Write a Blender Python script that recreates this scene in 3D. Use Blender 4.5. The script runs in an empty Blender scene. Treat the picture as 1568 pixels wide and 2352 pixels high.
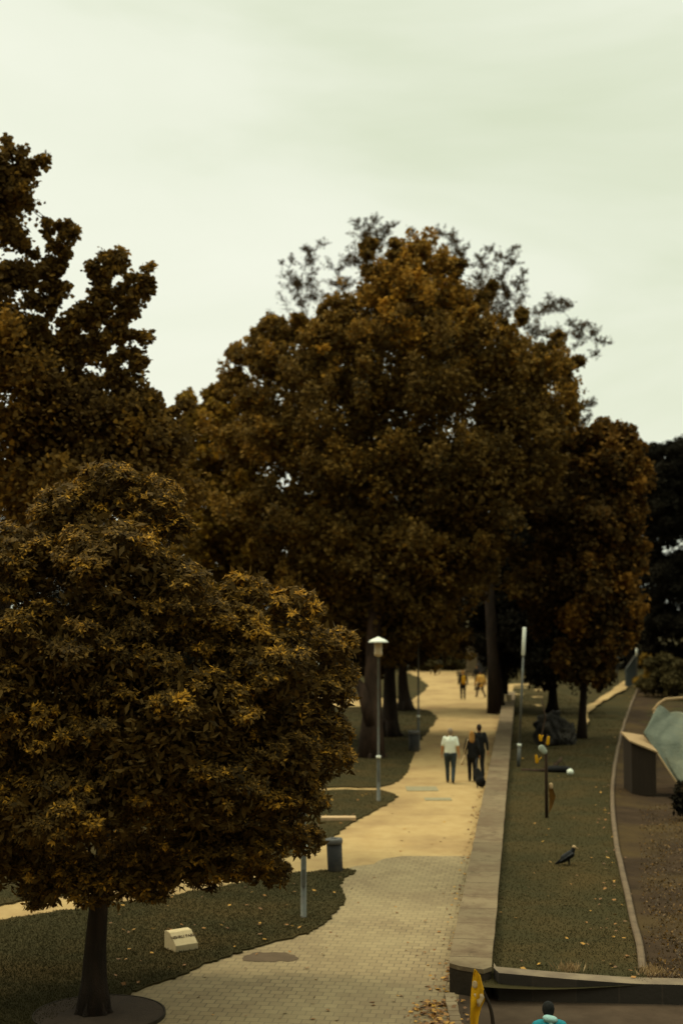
import bpy, bmesh, math, random
import numpy as np
from mathutils import Vector, Matrix
random.seed(7)
SC = bpy.context.scene
COL = SC.collection
F = 1400.0; CH = 5.8; TH = math.atan(92/F); K = 682/1568.0
CT, ST = math.cos(TH), math.sin(TH)

# ---------------------------------------------------------------- surveying helpers
def ray(dx, dy):
    u = (dx*K-341)/F; v = -(dy*K-512)/F
    return u, CT - v*ST, ST + v*CT
def P(dx, dy, Y):
    x, y, z = ray(dx, dy); s = Y/y
    return Vector((x*s, Y, CH+z*s))
def G(dx, dy, z=0.0):
    x, y, zz = ray(dx, dy); s = (z-CH)/zz
    return Vector((x*s, y*s, z))
def zr(Y):                                   # height of the raised ground east of the wall
    return 0.24*min(1, max(0, (66-Y)/24)) + 0.02
def GR(dx, dy):
    z = .24
    for _ in range(6):
        p = G(dx, dy, z); z = zr(p.y)
    return p

# ---------------------------------------------------------------- materials
def newmat(name):
    m = bpy.data.materials.new(name); m.use_nodes = True
    nt = m.node_tree; nt.nodes.clear()
    out = nt.nodes.new('ShaderNodeOutputMaterial')
    return m, nt, out
def N(nt, t, **kw):
    n = nt.nodes.new(t)
    for k, v in kw.items(): setattr(n, k, v)
    return n
def ramp(nt, fac, stops):
    r = N(nt, 'ShaderNodeValToRGB')
    while len(r.color_ramp.elements) < len(stops): r.color_ramp.elements.new(.5)
    for e, (p, c) in zip(r.color_ramp.elements, stops):
        e.position = p; e.color = (*c, 1)
    nt.links.new(fac, r.inputs[0]); return r.outputs[0]
def mix(nt, a, b, fac, mode='MIX'):
    m = N(nt, 'ShaderNodeMix', data_type='RGBA', blend_type=mode)
    for sock, v in ((m.inputs[6], a), (m.inputs[7], b), (m.inputs[0], fac)):
        if hasattr(v, 'links'): nt.links.new(v, sock)
        elif isinstance(v, tuple): sock.default_value = (*v, 1)
        else: sock.default_value = v
    return m.outputs[2]
def noise(nt, scale, detail=5, rough=.6, coord=None, dist=0):
    n = N(nt, 'ShaderNodeTexNoise'); n.inputs['Scale'].default_value = scale
    n.inputs['Detail'].default_value = detail; n.inputs['Roughness'].default_value = rough
    n.inputs['Distortion'].default_value = dist
    if coord: nt.links.new(coord, n.inputs['Vector'])
    return n.outputs['Fac']
def tc(nt, scale=(1, 1, 1), rot=0):
    t = N(nt, 'ShaderNodeTexCoord'); mp = N(nt, 'ShaderNodeMapping')
    mp.inputs['Scale'].default_value = scale; mp.inputs['Rotation'].default_value = (0, 0, rot)
    nt.links.new(t.outputs['Object'], mp.inputs['Vector']); return mp.outputs[0]
def surf(nt, out, col, rough=.85, bump=None, bstr=.3, bdist=.02, spec=.3, metal=0):
    b = N(nt, 'ShaderNodeBsdfPrincipled')
    if hasattr(col, 'links'): nt.links.new(col, b.inputs['Base Color'])
    else: b.inputs['Base Color'].default_value = (*col, 1)
    b.inputs['Roughness'].default_value = rough
    b.inputs['Specular IOR Level'].default_value = spec
    b.inputs['Metallic'].default_value = metal
    if bump is not None:
        bn = N(nt, 'ShaderNodeBump'); bn.inputs['Strength'].default_value = bstr
        bn.inputs['Distance'].default_value = bdist
        nt.links.new(bump, bn.inputs['Height']); nt.links.new(bn.outputs[0], b.inputs['Normal'])
    nt.links.new(b.outputs[0], out.inputs[0]); return b
def mottled(name, c1, c2, scale=4, rough=.85, bstr=.3, c3=None, s3=.6, stretch=(1, 1, 1), metal=0, bdist=.02, spec=.12):
    m, nt, out = newmat(name)
    v = tc(nt, stretch)
    col = mix(nt, c1, c2, ramp(nt, noise(nt, scale, 8, .65, v), [(.3, (0, 0, 0)), (.7, (1, 1, 1))]))
    if c3:
        col = mix(nt, col, c3, ramp(nt, noise(nt, s3, 6, .6, v), [(.45, (0, 0, 0)), (.68, (1, 1, 1))]))
    surf(nt, out, col, rough, noise(nt, scale*6, 4, .6, v), bstr, bdist, spec, metal)
    return m
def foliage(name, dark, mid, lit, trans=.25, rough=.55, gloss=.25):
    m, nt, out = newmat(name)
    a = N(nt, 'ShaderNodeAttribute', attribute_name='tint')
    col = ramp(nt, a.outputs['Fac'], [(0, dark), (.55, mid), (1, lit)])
    b = N(nt, 'ShaderNodeBsdfPrincipled'); nt.links.new(col, b.inputs['Base Color'])
    b.inputs['Roughness'].default_value = rough; b.inputs['Specular IOR Level'].default_value = gloss
    t = N(nt, 'ShaderNodeBsdfTranslucent'); nt.links.new(col, t.inputs[0])
    ms = N(nt, 'ShaderNodeMixShader'); ms.inputs[0].default_value = trans
    nt.links.new(b.outputs[0], ms.inputs[1]); nt.links.new(t.outputs[0], ms.inputs[2])
    nt.links.new(ms.outputs[0], out.inputs[0]); return m

YAW = math.atan(415*K/F)
M = {}
M['gravel'] = mottled('gravel', (.415, .295, .130), (.345, .230, .096), 2.3, 1,   .35, (.255, .165, .075), .42, (1, .8, 1), 0, .02, .03)
M['lawn'] = mottled('lawn_soil', (.036, .032, .014), (.045, .036, .015), 2.5, 1, .5, (.060, .042, .016), .5, (1, 1, 1), 0, .02, .02)
M['dirt'] = mottled('bare_earth', (.050, .032, .018), (.030, .020, .012), 1.6, .95, .6, (.068, .045, .018), .35, (1, 1, 1), 0, .05, .02)
M['plaza'] = mottled('dusty_ground', (.062, .042, .026), (.042, .029, .018), 2, 1, .3, (.08, .055, .034), .8, (1, 1, 1), 0, .02, .03)
M['soil'] = mottled('tree_bed_soil', (.055, .038, .024), (.040, .028, .018), 5, .95, .5)
M['concrete'] = mottled('weathered_stone', (.29, .22, .125), (.19, .135, .075), 1.8, 1, .5, (.095, .062, .036), .42, (1, 1, 1), 0, .02, .04)
M['darkstone'] = mottled('dark_stone', (.05, .037, .022), (.024, .019, .013), 3, .9, .5)
M['kerb'] = mottled('kerb_stone', (.16, .112, .064), (.085, .060, .036), 3, .9, .4)
M['slab'] = mottled('slab_stone', (.52, .36, .19), (.42, .28, .14), 6, .9, .2)
M['grate'] = mottled('cover_metal', (.29, .25, .14), (.22, .19, .105), 8, .8, .2)
M['bark'] = mottled('bark', (.038, .027, .018), (.015, .011, .008), 6, .95, .9, (.045, .029, .018), 3, (3, 3, .6), 0, .04)
M['bark_dark'] = mottled('blackish_bark', (.014, .011, .008), (.007, .006, .005), 5, 1, .8, (.022, .016, .011), 2, (2, 2, .5), 0, .04, .02)
M['bark_pale'] = mottled('pale_bark', (.055, .034, .021), (.024, .016, .010), 3, .95, .8, (.085, .050, .030), 1.2, (2, 2, .5), 0, .04)
M['galv'] = mottled('galvanised_steel', (.14, .145, .12), (.095, .098, .082), 12, .6, .08, (.12, .10, .075), 1.5, (1, 1, 1), .3)
M['lampwhite'] = mottled('lamp_enamel', (.80, .82, .68), (.74, .76, .62), 9, .4, .05)
M['lampglass'] = mottled('lamp_diffuser', (.55, .43, .24), (.48, .36, .19), 9, .3, .05)
M['darkmetal'] = mottled('dark_metal', (.035, .034, .030), (.022, .021, .019), 10, .55, .1)
M['bin'] = mottled('bin_plastic', (.020, .020, .018), (.030, .028, .024), 7, .7, .1, (.065, .055, .040), 2.2)
M['binlid'] = mottled('bin_lid', (.13, .125, .11), (.09, .085, .075), 7, .5, .1)
M['cream'] = mottled('cream_stone', (.62, .50, .28), (.52, .41, .22), 14, .85, .15)
M['creamside'] = M['cream']
M['ink'] = mottled('engraved_ink', (.12, .085, .045), (.09, .06, .03), 20, .8, 0)
M['skin'] = mottled('skin', (.48, .23, .09), (.42, .19, .07), 12, .6, .05)
M['tee'] = mottled('white_cotton', (.80, .83, .66), (.70, .74, .58), 6, .9, .4, None, 1, (1, 1, .6), 0, .03)
M['jeans'] = mottled('blue_denim', (.045, .062, .062), (.026, .036, .038), 7, .9, .4, None, 1, (2, 2, .7), 0, .02)
M['black'] = mottled('black_cloth', (.010, .010, .009), (.018, .017, .014), 9, .9, .4, None, 1, (1, 1, 1), 0, .02)
M['greyhair'] = mottled('grey_hair', (.30, .23, .15), (.22, .165, .10), 30, .7, .4)
M['blond'] = mottled('blond_hair', (.40, .20, .045), (.25, .12, .03), 30, .6, .5, None, 1, (2, 2, .4))
M['darkhair'] = mottled('dark_hair', (.035, .022, .014), (.018, .012, .009), 30, .6, .4)
M['canvas'] = mottled('canvas_bag', (.60, .44, .22), (.50, .36, .18), 12, .9, .3)
M['yellow'] = mottled('yellow_fabric', (.62, .33, .008), (.46, .22, .006), 5, .8, .4, None, 1, (1, 1, .5), 0, .03)
M['packyellow'] = mottled('yellow_nylon', (.50, .27, .01), (.38, .19, .01), 9, .7, .3)
M['tan'] = mottled('tan_coat', (.70, .42, .10), (.58, .32, .07), 7, .85, .3)
M['turq'] = mottled('turquoise_jacket', (.020, .24, .27), (.014, .17, .20), 8, .7, .4, None, 1, (1, 1, 1), 0, .03)
M['paleturq'] = mottled('pale_turquoise', (.30, .48, .42), (.24, .40, .36), 8, .7, .3)
M['tarp'] = mottled('teal_tarpaulin', (.125, .138, .096), (.082, .094, .068), 1.6, .85, .6, (.18, .18, .115), .8, (1, 1, 1), 0, .06)
M['crate'] = mottled('dark_timber', (.022, .016, .010), (.034, .024, .014), 4, .85, .4, None, 1, (6, 6, .5))
M['cratetop'] = mottled('pale_timber', (.34, .23, .11), (.27, .18, .085), 4, .85, .3)
M['steelblue'] = mottled('blue_grey_paint', (.09, .11, .10), (.07, .085, .08), 8, .5, .1)
M['olive'] = mottled('olive_paint', (.12, .095, .05), (.09, .07, .04), 8, .8, .2)
M['white'] = mottled('white_plastic', (.78, .82, .66), (.70, .74, .58), 14, .5, .05)
M['feather'] = mottled('black_feathers', (.010, .011, .011), (.022, .022, .020), 14, .6, .3)
M['brown'] = mottled('brown_wood', (.060, .038, .022), (.038, .024, .014), 6, .9, .4, None, 1, (4, 4, .5))
M['rock'] = mottled('grey_rock', (.030, .027, .021), (.012, .011, .009), 3.5, .9, .9, (.075, .065, .047), 1.5, (1, 1, 1), 0, .08)

def paving():
    m, nt, out = newmat('paving_blocks')
    v = tc(nt, (1, 1, 1), YAW)
    sw = N(nt, 'ShaderNodeSeparateXYZ'); nt.links.new(v, sw.inputs[0])
    cb = N(nt, 'ShaderNodeCombineXYZ')
    nt.links.new(sw.outputs[0], cb.inputs[0]); nt.links.new(sw.outputs[1], cb.inputs[1])
    b = N(nt, 'ShaderNodeTexBrick'); b.offset = .5; b.offset_frequency = 2
    b.inputs['Scale'].default_value = 1; b.inputs['Mortar Size'].default_value = .010
    b.inputs['Mortar Smooth'].default_value = .35; b.inputs['Bias'].default_value = 0
    b.inputs['Brick Width'].default_value = .20; b.inputs['Row Height'].default_value = .20
    b.inputs['Color1'].default_value = (.262, .193, .092, 1); b.inputs['Color2'].default_value = (.200, .142, .067, 1)
    b.inputs['Mortar'].default_value = (.095, .068, .035, 1)
    nt.links.new(cb.outputs[0], b.inputs['Vector'])
    col = mix(nt, b.outputs['Color'], (.285, .222, .108), ramp(nt, noise(nt, .5, 6, .6, v), [(.40, (0, 0, 0)), (.72, (.55, .55, .55))]))
    col = mix(nt, col, (.15, .10, .05), ramp(nt, noise(nt, .33, 7, .7, v), [(.5, (0, 0, 0)), (.75, (.7, .7, .7))]))
    col = mix(nt, col, (.13, .09, .045), ramp(nt, noise(nt, 22, 3, .5, v), [(.66, (0, 0, 0)), (.74, (.7, .7, .7))]))
    surf(nt, out, col, .9, b.outputs['Fac'], -.4, .012)
    return m
def coping():
    m, nt, out = newmat('coping_stone')
    v = tc(nt, (1, 1, 1), YAW); sw = N(nt, 'ShaderNodeSeparateXYZ'); nt.links.new(v, sw.inputs[0])
    cb = N(nt, 'ShaderNodeCombineXYZ'); nt.links.new(sw.outputs[1], cb.inputs[0]); cb.inputs[1].default_value = .7
    b = N(nt, 'ShaderNodeTexBrick'); b.offset = 0; b.inputs['Scale'].default_value = 1; b.inputs['Mortar Size'].default_value = .014
    b.inputs['Brick Width'].default_value = 1.15; b.inputs['Row Height'].default_value = 3.0; b.inputs['Mortar Smooth'].default_value = .3
    b.inputs['Color1'].default_value = (.200, .152, .086, 1); b.inputs['Color2'].default_value = (.145, .108, .062, 1); b.inputs['Mortar'].default_value = (.05, .035, .022, 1)
    nt.links.new(cb.outputs[0], b.inputs['Vector'])
    col = mix(nt, b.outputs['Color'], (.12, .082, .048), ramp(nt, noise(nt, 1.3, 8, .7, v), [(.45, (0, 0, 0)), (.62, (.85, .85, .85))]))
    col = mix(nt, col, (.055, .040, .024), ramp(nt, noise(nt, 3.1, 8, .75, v), [(.56, (0, 0, 0)), (.70, (.8, .8, .8))]))
    col = mix(nt, col, (.26, .20, .12), ramp(nt, noise(nt, 5.5, 8, .75, v), [(.60, (0, 0, 0)), (.74, (.7, .7, .7))]))
    surf(nt, out, col, 1, noise(nt, 18, 5, .7, v), .5, .02, .04); return m
M['coping'] = coping()
M['paving'] = paving()
def blockwall():
    m, nt, out = newmat('block_wall')
    v = tc(nt)
    t = N(nt, 'ShaderNodeTexCoord')
    sw = N(nt, 'ShaderNodeSeparateXYZ'); nt.links.new(t.outputs['Object'], sw.inputs[0])
    cb = N(nt, 'ShaderNodeCombineXYZ')
    nt.links.new(sw.outputs[0], cb.inputs[0]); nt.links.new(sw.outputs[2], cb.inputs[1])
    b = N(nt, 'ShaderNodeTexBrick'); b.inputs['Scale'].default_value = 1
    b.inputs['Mortar Size'].default_value = .012; b.inputs['Brick Width'].default_value = .62; b.inputs['Row Height'].default_value = .5
    b.inputs['Color1'].default_value = (.040, .030, .019, 1); b.inputs['Color2'].default_value = (.026, .021, .014, 1)
    b.inputs['Mortar'].default_value = (.046, .034, .022, 1)
    nt.links.new(cb.outputs[0], b.inputs['Vector'])
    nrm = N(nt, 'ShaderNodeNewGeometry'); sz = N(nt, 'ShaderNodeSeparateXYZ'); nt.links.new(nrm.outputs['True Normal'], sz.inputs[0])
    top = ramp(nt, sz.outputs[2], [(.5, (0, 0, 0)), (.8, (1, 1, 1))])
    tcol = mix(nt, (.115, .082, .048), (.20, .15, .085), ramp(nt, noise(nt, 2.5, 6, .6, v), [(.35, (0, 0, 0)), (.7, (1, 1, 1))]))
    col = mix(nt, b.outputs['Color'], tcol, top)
    surf(nt, out, col, .9, noise(nt, 12, 5, .6, v), .4, .02)
    return m
M['blockwall'] = blockwall()

# foliage: dark leaf, mid leaf, autumn leaf
M['leaf_near'] = foliage('linden_leaves', (.030, .020, .007), (.140, .080, .016), (.54, .27, .024), .24, .75, .08)
M['leaf_plane'] = foliage('plane_leaves', (.040, .023, .008), (.125, .074, .018), (.34, .175, .022), .38, .8, .06)
M['leaf_main'] = foliage('broad_leaves', (.036, .026, .010), (.185, .108, .022), (.46, .235, .028), .28, .8, .06)
M['leaf_gold'] = foliage('golden_leaves', (.065, .038, .009), (.21, .125, .018), (.46, .25, .022), .30, .8, .06)
M['leaf_wisp'] = foliage('thin_leaves', (.030, .021, .010), (.080, .052, .022), (.17, .095, .028), .35, .9, .04)
M['leaf_dark'] = foliage('dark_leaves', (.009, .008, .005), (.019, .016, .009), (.042, .028, .012), .15, .9, .04)
M['leaf_dim'] = foliage('dim_leaves', (.022, .016, .007), (.080, .048, .014), (.26, .125, .020), .25, .9, .04)
M['leaf_olive'] = foliage('olive_leaves', (.034, .028, .011), (.070, .054, .019), (.13, .10, .036), .2, .9, .04)
M['blade'] = foliage('grass_blades', (.032, .028, .012), (.041, .035, .014), (.058, .043, .016), .3, .95, .02)
M['fallen'] = foliage('fallen_leaves', (.13, .058, .014), (.26, .11, .016), (.52, .27, .03), .1)

# ---------------------------------------------------------------- object helpers
def link(o, parent=None):
    COL.objects.link(o)
    if parent: o.parent = parent
    return o
def meta(o, label, cat=None, group=None, kind=None):
    if label: o['label'] = label
    if cat: o['category'] = cat
    if group: o['group'] = group
    if kind: o['kind'] = kind
    return o
def root(name, loc, label, cat, group=None, rz=0):
    e = bpy.data.objects.new(name, None); e.empty_display_size = .2
    link(e); e.location = loc; e.rotation_euler = (0, 0, rz)
    return meta(e, label, cat, group)
def obj(name, verts, faces, m, parent=None, smooth=False):
    me = bpy.data.meshes.new(name); me.from_pydata([tuple(v) for v in verts], [], faces); me.update()
    me.materials.append(m)
    if smooth: me.polygons.foreach_set('use_smooth', [True]*len(me.polygons))
    return link(bpy.data.objects.new(name, me), parent)
class MB:
    def __init__(s): s.v = []; s.f = []
    def add(s, v, f):
        o = len(s.v); s.v += [tuple(q) for q in v]; s.f += [tuple(i+o for i in q) for q in f]
    def box(s, c, size, rz=0, taper=1, rx=0):
        sx, sy, sz = [q/2 for q in size]; R = Matrix.Rotation(rz, 3, 'Z') @ Matrix.Rotation(rx, 3, 'X'); vs = []
        for z in (-1, 1):
            t = taper if z > 0 else 1
            for x, y in ((-1, -1), (1, -1), (1, 1), (-1, 1)):
                vs.append(Vector(c) + R @ Vector((x*sx*t, y*sy*t, z*sz)))
        s.add(vs, [(3, 2, 1, 0), (4, 5, 6, 7), (0, 1, 5, 4), (1, 2, 6, 5), (2, 3, 7, 6), (3, 0, 4, 7)])
    def tube(s, pts, radii, n=10, caps=True, flare=None):
        pts = [Vector(p) for p in pts]; rings = []; prev = None
        for i, p in enumerate(pts):
            t = (pts[min(i+1, len(pts)-1)] - pts[max(i-1, 0)]).normalized()
            if prev is None:
                a = Vector((1, 0, 0)) if abs(t.x) < .8 else Vector((0, 1, 0))
                a = (a - t*a.dot(t)).normalized()
            else: a = (prev - t*prev.dot(t)).normalized()
            prev = a; b = t.cross(a); r = radii[i] if hasattr(radii, '__len__') else radii
            rings.append([p + (a*math.cos(k*2*math.pi/n) + b*math.sin(k*2*math.pi/n))*r for k in range(n)])
        vs = [q for r in rings for q in r]; fs = []
        for i in range(len(pts)-1):
            for k in range(n):
                fs.append((i*n+k, i*n+(k+1) % n, (i+1)*n+(k+1) % n, (i+1)*n+k))
        if caps: fs.append(tuple(range(n-1, -1, -1))); fs.append(tuple((len(pts)-1)*n+k for k in range(n)))
        s.add(vs, fs)
    def lathe(s, c, prof, n=24):
        c = Vector(c); vs = []; fs = []
        for r, z in prof:
            for k in range(n):
                a = k*2*math.pi/n; vs.append(c + Vector((r*math.cos(a), r*math.sin(a), z)))
        for i in range(len(prof)-1):
            for k in range(n): fs.append((i*n+k, i*n+(k+1) % n, (i+1)*n+(k+1) % n, (i+1)*n+k))
        if prof[0][0] > 1e-4: fs.append(tuple(range(n-1, -1, -1)))
        if prof[-1][0] > 1e-4: fs.append(tuple((len(prof)-1)*n+k for k in range(n)))
        s.add(vs, fs)
    def cap(s, p0, p1, r0, r1, fx=1.0, fy=1.0, n=12):
        """rounded tapered limb; fx, fy flatten its section in local x / y"""
        p0, p1 = Vector(p0), Vector(p1); L = (p1-p0).length
        t = (p1-p0).normalized() if L > 1e-6 else Vector((0, 0, 1))
        a = Vector((1, 0, 0)) if abs(t.x) < .9 else Vector((0, 1, 0))
        a = (a - t*a.dot(t)).normalized(); b = t.cross(a); rs = []
        for i in range(5): q = -math.pi/2 + i*math.pi/8; rs.append((p0 + t*r0*math.sin(q), max(r0*math.cos(q), 1e-4)))
        for i in range(5): q = i*math.pi/8; rs.append((p1 + t*r1*math.sin(q), max(r1*math.cos(q), 1e-4)))
        vs = []; fs = []
        for c, r in rs:
            for k in range(n):
                an = k*2*math.pi/n; vs.append(c + a*math.cos(an)*r*fx + b*math.sin(an)*r*fy)
        for i in range(len(rs)-1):
            for k in range(n): fs.append((i*n+k, i*n+(k+1) % n, (i+1)*n+(k+1) % n, (i+1)*n+k))
        fs.append(tuple(range(n-1, -1, -1))); fs.append(tuple((len(rs)-1)*n+k for k in range(n)))
        s.add(vs, fs)
    def build(s, name, m, parent=None, smooth=False, remesh=None, bevel=0):
        o = obj(name, s.v, s.f, m, parent, smooth)
        if remesh:
            r = o.modifiers.new('fuse', 'REMESH'); r.mode = 'VOXEL'; r.voxel_size = remesh; r.use_smooth_shade = True
            sm = o.modifiers.new('soften', 'SMOOTH'); sm.factor = .5; sm.iterations = 4
        if bevel:
            b = o.modifiers.new('edge', 'BEVEL'); b.width = bevel; b.segments = 2; b.limit_method = 'ANGLE'
        return o

def chaikin(pts, it=2, closed=True):
    for _ in range(it):
        out = []; n = len(pts)
        rng = range(n) if closed else range(n-1)
        if not closed: out.append(pts[0])
        for i in rng:
            a, b = pts[i], pts[(i+1) % n]
            out += [a*.75+b*.25, a*.25+b*.75]
        if not closed: out.append(pts[-1])
        pts = out
    return pts
def ragged(pts, step=.12, amp=.04, seed=1):
    rnd = random.Random(seed); out = []; n = len(pts)
    for i in range(n):
        a, b = pts[i], pts[(i+1) % n]; L = (b-a).length
        st = step*max(1, a.y/25); k = max(1, min(60, int(L/st)))
        for j in range(k):
            q = a.lerp(b, j/k); am = amp if q.y < 60 else amp*1.5
            out.append(q + Vector((rnd.uniform(-am, am), rnd.uniform(-am, am)*1.5, 0)))
    return out
def sheet(name, pts, z, m, kind='structure', thick=0):
    bm = bmesh.new()
    vs = [bm.verts.new((p.x, p.y, z)) for p in pts]
    f = bm.faces.new(vs); 
    if f.calc_area() and f.normal.z < 0: f.normal_flip()
    bm.normal_update()
    if f.normal.z < 0: f.normal_flip()
    if thick:
        ex = bmesh.ops.extrude_face_region(bm, geom=[f])
        bmesh.ops.translate(bm, vec=(0, 0, -thick), verts=vs)
        bmesh.ops.recalc_face_normals(bm, faces=bm.faces)
    bmesh.ops.triangulate(bm, faces=bm.faces[:])
    me = bpy.data.meshes.new(name); bm.to_mesh(me); bm.free(); me.materials.append(m)
    o = link(bpy.data.objects.new(name, me)); o['kind'] = kind
    return o
def inside(poly, x, y):
    px = np.array([p.x for p in poly]); py = np.array([p.y for p in poly]); r = np.zeros(len(x), bool); j = len(px)-1
    for i in range(len(px)):
        c = ((py[i] > y) != (py[j] > y)) & (x < (px[j]-px[i])*(y-py[i])/(py[j]-py[i]+1e-12)+px[i]); r ^= c; j = i
    return r

# ---------------------------------------------------------------- ground
obj('ground', [(-900, -60, -.06), (900, -60, -.06), (900, 1600, -.06), (-900, 1600, -.06)], [(0, 1, 2, 3)], M['lawn'])['kind'] = 'structure'
def Q(lst, z=0): return [G(x, y, z) for x, y in lst]
WD = Vector((math.sin(YAW), math.cos(YAW), 0)); WN = Vector((math.cos(YAW), -math.sin(YAW), 0))
WA = G(1032, 2280)
# gravel: one big sheet of path reaching under the lawns
grav = [Vector((-60, 15, 0)), WA+WN*.2-WD*6, WA+WN*.2+WD*70, G(1155, 1590), G(1168, 1572), G(1262, 1570), G(1272, 1592), G(1262, 1612), G(1240, 1632),
        G(1205, 1600), G(1160, 1600), G(1150, 1560), G(1135, 1543), G(1065, 1540), G(970, 1537), G(930, 1545), G(700, 1580), G(300, 1570), Vector((-60, 75, 0))]
sheet('gravel_path', ragged(grav, .5, .03), -.012, M['gravel'])
# paved part
pave = [Vector((-30, 2, 0)), Vector((2.0, 2, 0)), WA+WN*.2-WD*6, WA+WN*.2, G(1100, 1967), G(932, 1967), G(890, 1972), G(850, 1985), G(790, 1998), G(600, 2060), G(400, 2170), G(100, 2290), Vector((-30, 18, 0))]
sheet('paved_path', ragged(pave, .25, .09, 12), -.004, M['paving'])
# lawns
lawn1 = [(-900, 2520), (-100, 2440), (60, 2372), (150, 2335), (250, 2300), (300, 2285), (400, 2250), (480, 2215), (560, 2187), (640, 2166), (700, 2150), (750, 2120), (785, 2082), (791, 2060),
         (778, 2040), (792, 2018), (822, 2004), (800, 2000), (750, 2003), (654, 2011), (560, 2030), (400, 2060), (0, 2117), (-500, 2190)]
lawn2 = [(-700, 2130), (0, 2081), (350, 2030), (600, 1985), (715, 1955), (760, 1930), (800, 1897), (860, 1865), (895, 1846), (913, 1832), (900, 1824), (870, 1818), (780, 1817), (500, 1830), (-600, 1870)]
lawn3 = [(-600, 1858), (500, 1820), (780, 1810), (865, 1812), (905, 1801), (930, 1780), (943, 1750), (957, 1712), (983, 1680), (1003, 1652), (988, 1635), (940, 1628), (830, 1625), (700, 1626), (300, 1650), (-500, 1690)]
lawn4 = [(-300, 1650), (600, 1608), (790, 1600), (945, 1608), (972, 1592), (983, 1578), (965, 1560), (940, 1548), (700, 1560), (-200, 1580)]
L1 = ragged(Q(lawn1), .10, .05, 2); L2 = ragged(Q(lawn2), .12, .05, 3); L3 = ragged(Q(lawn3), .15, .06, 4); L4 = ragged(Q(lawn4), .3, .08, 5)
for L in (L1, L2, L3, L4): sheet('lawn', L, .03, M['lawn'], thick=.05)
# raised ground east of the wall: strip of turf, then bare earth past the kerb
kerb = [(1452, 2262), (1475, 2238), (1470, 2185), (1455, 2120), (1440, 2060), (1424, 1990), (1411, 1920), (1405, 1850), (1407, 1790), (1416, 1730), (1428, 1680), (1442, 1638), (1455, 1605), (1464, 1585), (1462, 1572), (1455, 1562)]
KP = chaikin([GR(x, y) for x, y in kerb[1:]], 2, False)
def edge_at(line, Y):
    for a, b in zip(line, line[1:]):
        if min(a.y, b.y) <= Y <= max(a.y, b.y):
            return a.x + (b.x-a.x)*(Y-a.y)/(b.y-a.y+1e-9)
    return line[0].x if Y < line[0].y else line[-1].x
def strip(name, fl, fr, Ys, zf, m, cols=6):
    vs = []; fs = []
    for Y in Ys:
        a, b = fl(Y), fr(Y)
        for j in range(cols+1): x = a+(b-a)*j/cols; vs.append((x, Y, zf(x, Y)))
    for i in range(len(Ys)-1):
        for j in range(cols):
            q = i*(cols+1)+j; fs.append((q, q+1, q+cols+2, q+cols+1))
    o = obj(name, vs, fs, m); o['kind'] = 'structure'; return o
def wall_r(Y): return WA.x + WN.x*.45 + (Y-WA.y)*math.tan(YAW)
YR = [20.75+i*.8 for i in range(100)]
def hump(x, Y): return zr(Y) + .03*math.sin(x*1.7+Y*.6) + .02*math.sin(Y*1.9-x)
strip('turf_strip', wall_r, lambda Y: edge_at(KP, Y), YR, lambda x, Y: hump(x, Y), M['lawn'], 10)
strip('bare_earth', lambda Y: edge_at(KP, Y), lambda Y: 60+Y, YR, lambda x, Y: hump(x, Y)+.004 - .10*min(1, max(0, (x-edge_at(KP, Y))*1.5)) + .05*math.sin(x*3+Y*2)*min(1, max(0, (x-edge_at(KP, Y)))), M['dirt'], 80)
sheet('dusty_forecourt', [WA+WN*.15-WD*.02, Vector((60, WA.y+.3, 0)), Vector((60, 2, 0)), Vector((.9, 2, 0)), WA-WD*6+WN*.15], .004, M['plaza'])
# sandy branch path beyond the turf
br = [(1334, 1632), (1345, 1625), (1400, 1592), (1432, 1566), (1442, 1566), (1446, 1576), (1428, 1590), (1385, 1612), (1352, 1640), (1346, 1676), (1334, 1678)]
sheet('sandy_path', ragged(Q(br, .12), .5, .06, 8), .15, M['gravel'])
# stone kerb
mb = MB(); vs = []; n = len(KP)
for i, p in enumerate(KP):
    t = (KP[min(i+1, n-1)]-KP[max(i-1, 0)]).normalized(); s = Vector((t.y, -t.x, 0)); z = hump(p.x, p.y); w = .055
    for q, h in ((-w, -.1), (-w, .06), (-w*.6, .08), (w*.6, .08), (w, .06), (w, -.1)): vs.append(p+s*q+Vector((0, 0, z-p.z+h)))
fs = []
for i in range(n-1):
    for j in range(5): a = i*6+j; fs.append((a, a+6, a+7, a+1))
fs += [(0, 1, 2, 3, 4, 5), tuple((n-1)*6+k for k in (5, 4, 3, 2, 1, 0))]
k_ = obj('stone_kerb', vs, fs, M['kerb']); meta(k_, 'long curved pale stone kerb between the turf strip and the bare brown earth', 'kerb')
# walls
def extrude(name, outline, z0, z1, m, parent=None, bevel=.012):
    n = len(outline); vs = [Vector((p.x, p.y, z0)) for p in outline]
    zz = z1 if hasattr(z1, '__len__') else [z1]*n
    vs += [Vector((p.x, p.y, h)) for p, h in zip(outline, zz)]
    fs = [tuple(range(n-1, -1, -1)), tuple(range(n, 2*n))] + [(i, (i+1) % n, n+(i+1) % n, n+i) for i in range(n)]
    bm = bmesh.new(); bv = [bm.verts.new(v) for v in vs]
    for f in fs: bm.faces.new([bv[i] for i in f])
    bmesh.ops.recalc_face_normals(bm, faces=bm.faces)
    bmesh.ops.triangulate(bm, faces=[f for f in bm.faces if len(f.verts) > 4])
    me = bpy.data.meshes.new(name); bm.to_mesh(me); bm.free(); me.materials.append(m)
    return link(bpy.data.objects.new(name, me), parent)
rnd = random.Random(3)
left = [WA + WD*s + WN*rnd.uniform(-.008, .008) for s in np.linspace(66, .3, 90)]
right = [WA + WD*s + WN*(.62+rnd.uniform(-.008, .008)) for s in np.linspace(-.15, 66, 90)]
endc = [WA, G(1055, 2287), G(1078, 2291), G(1110, 2296)]
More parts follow.
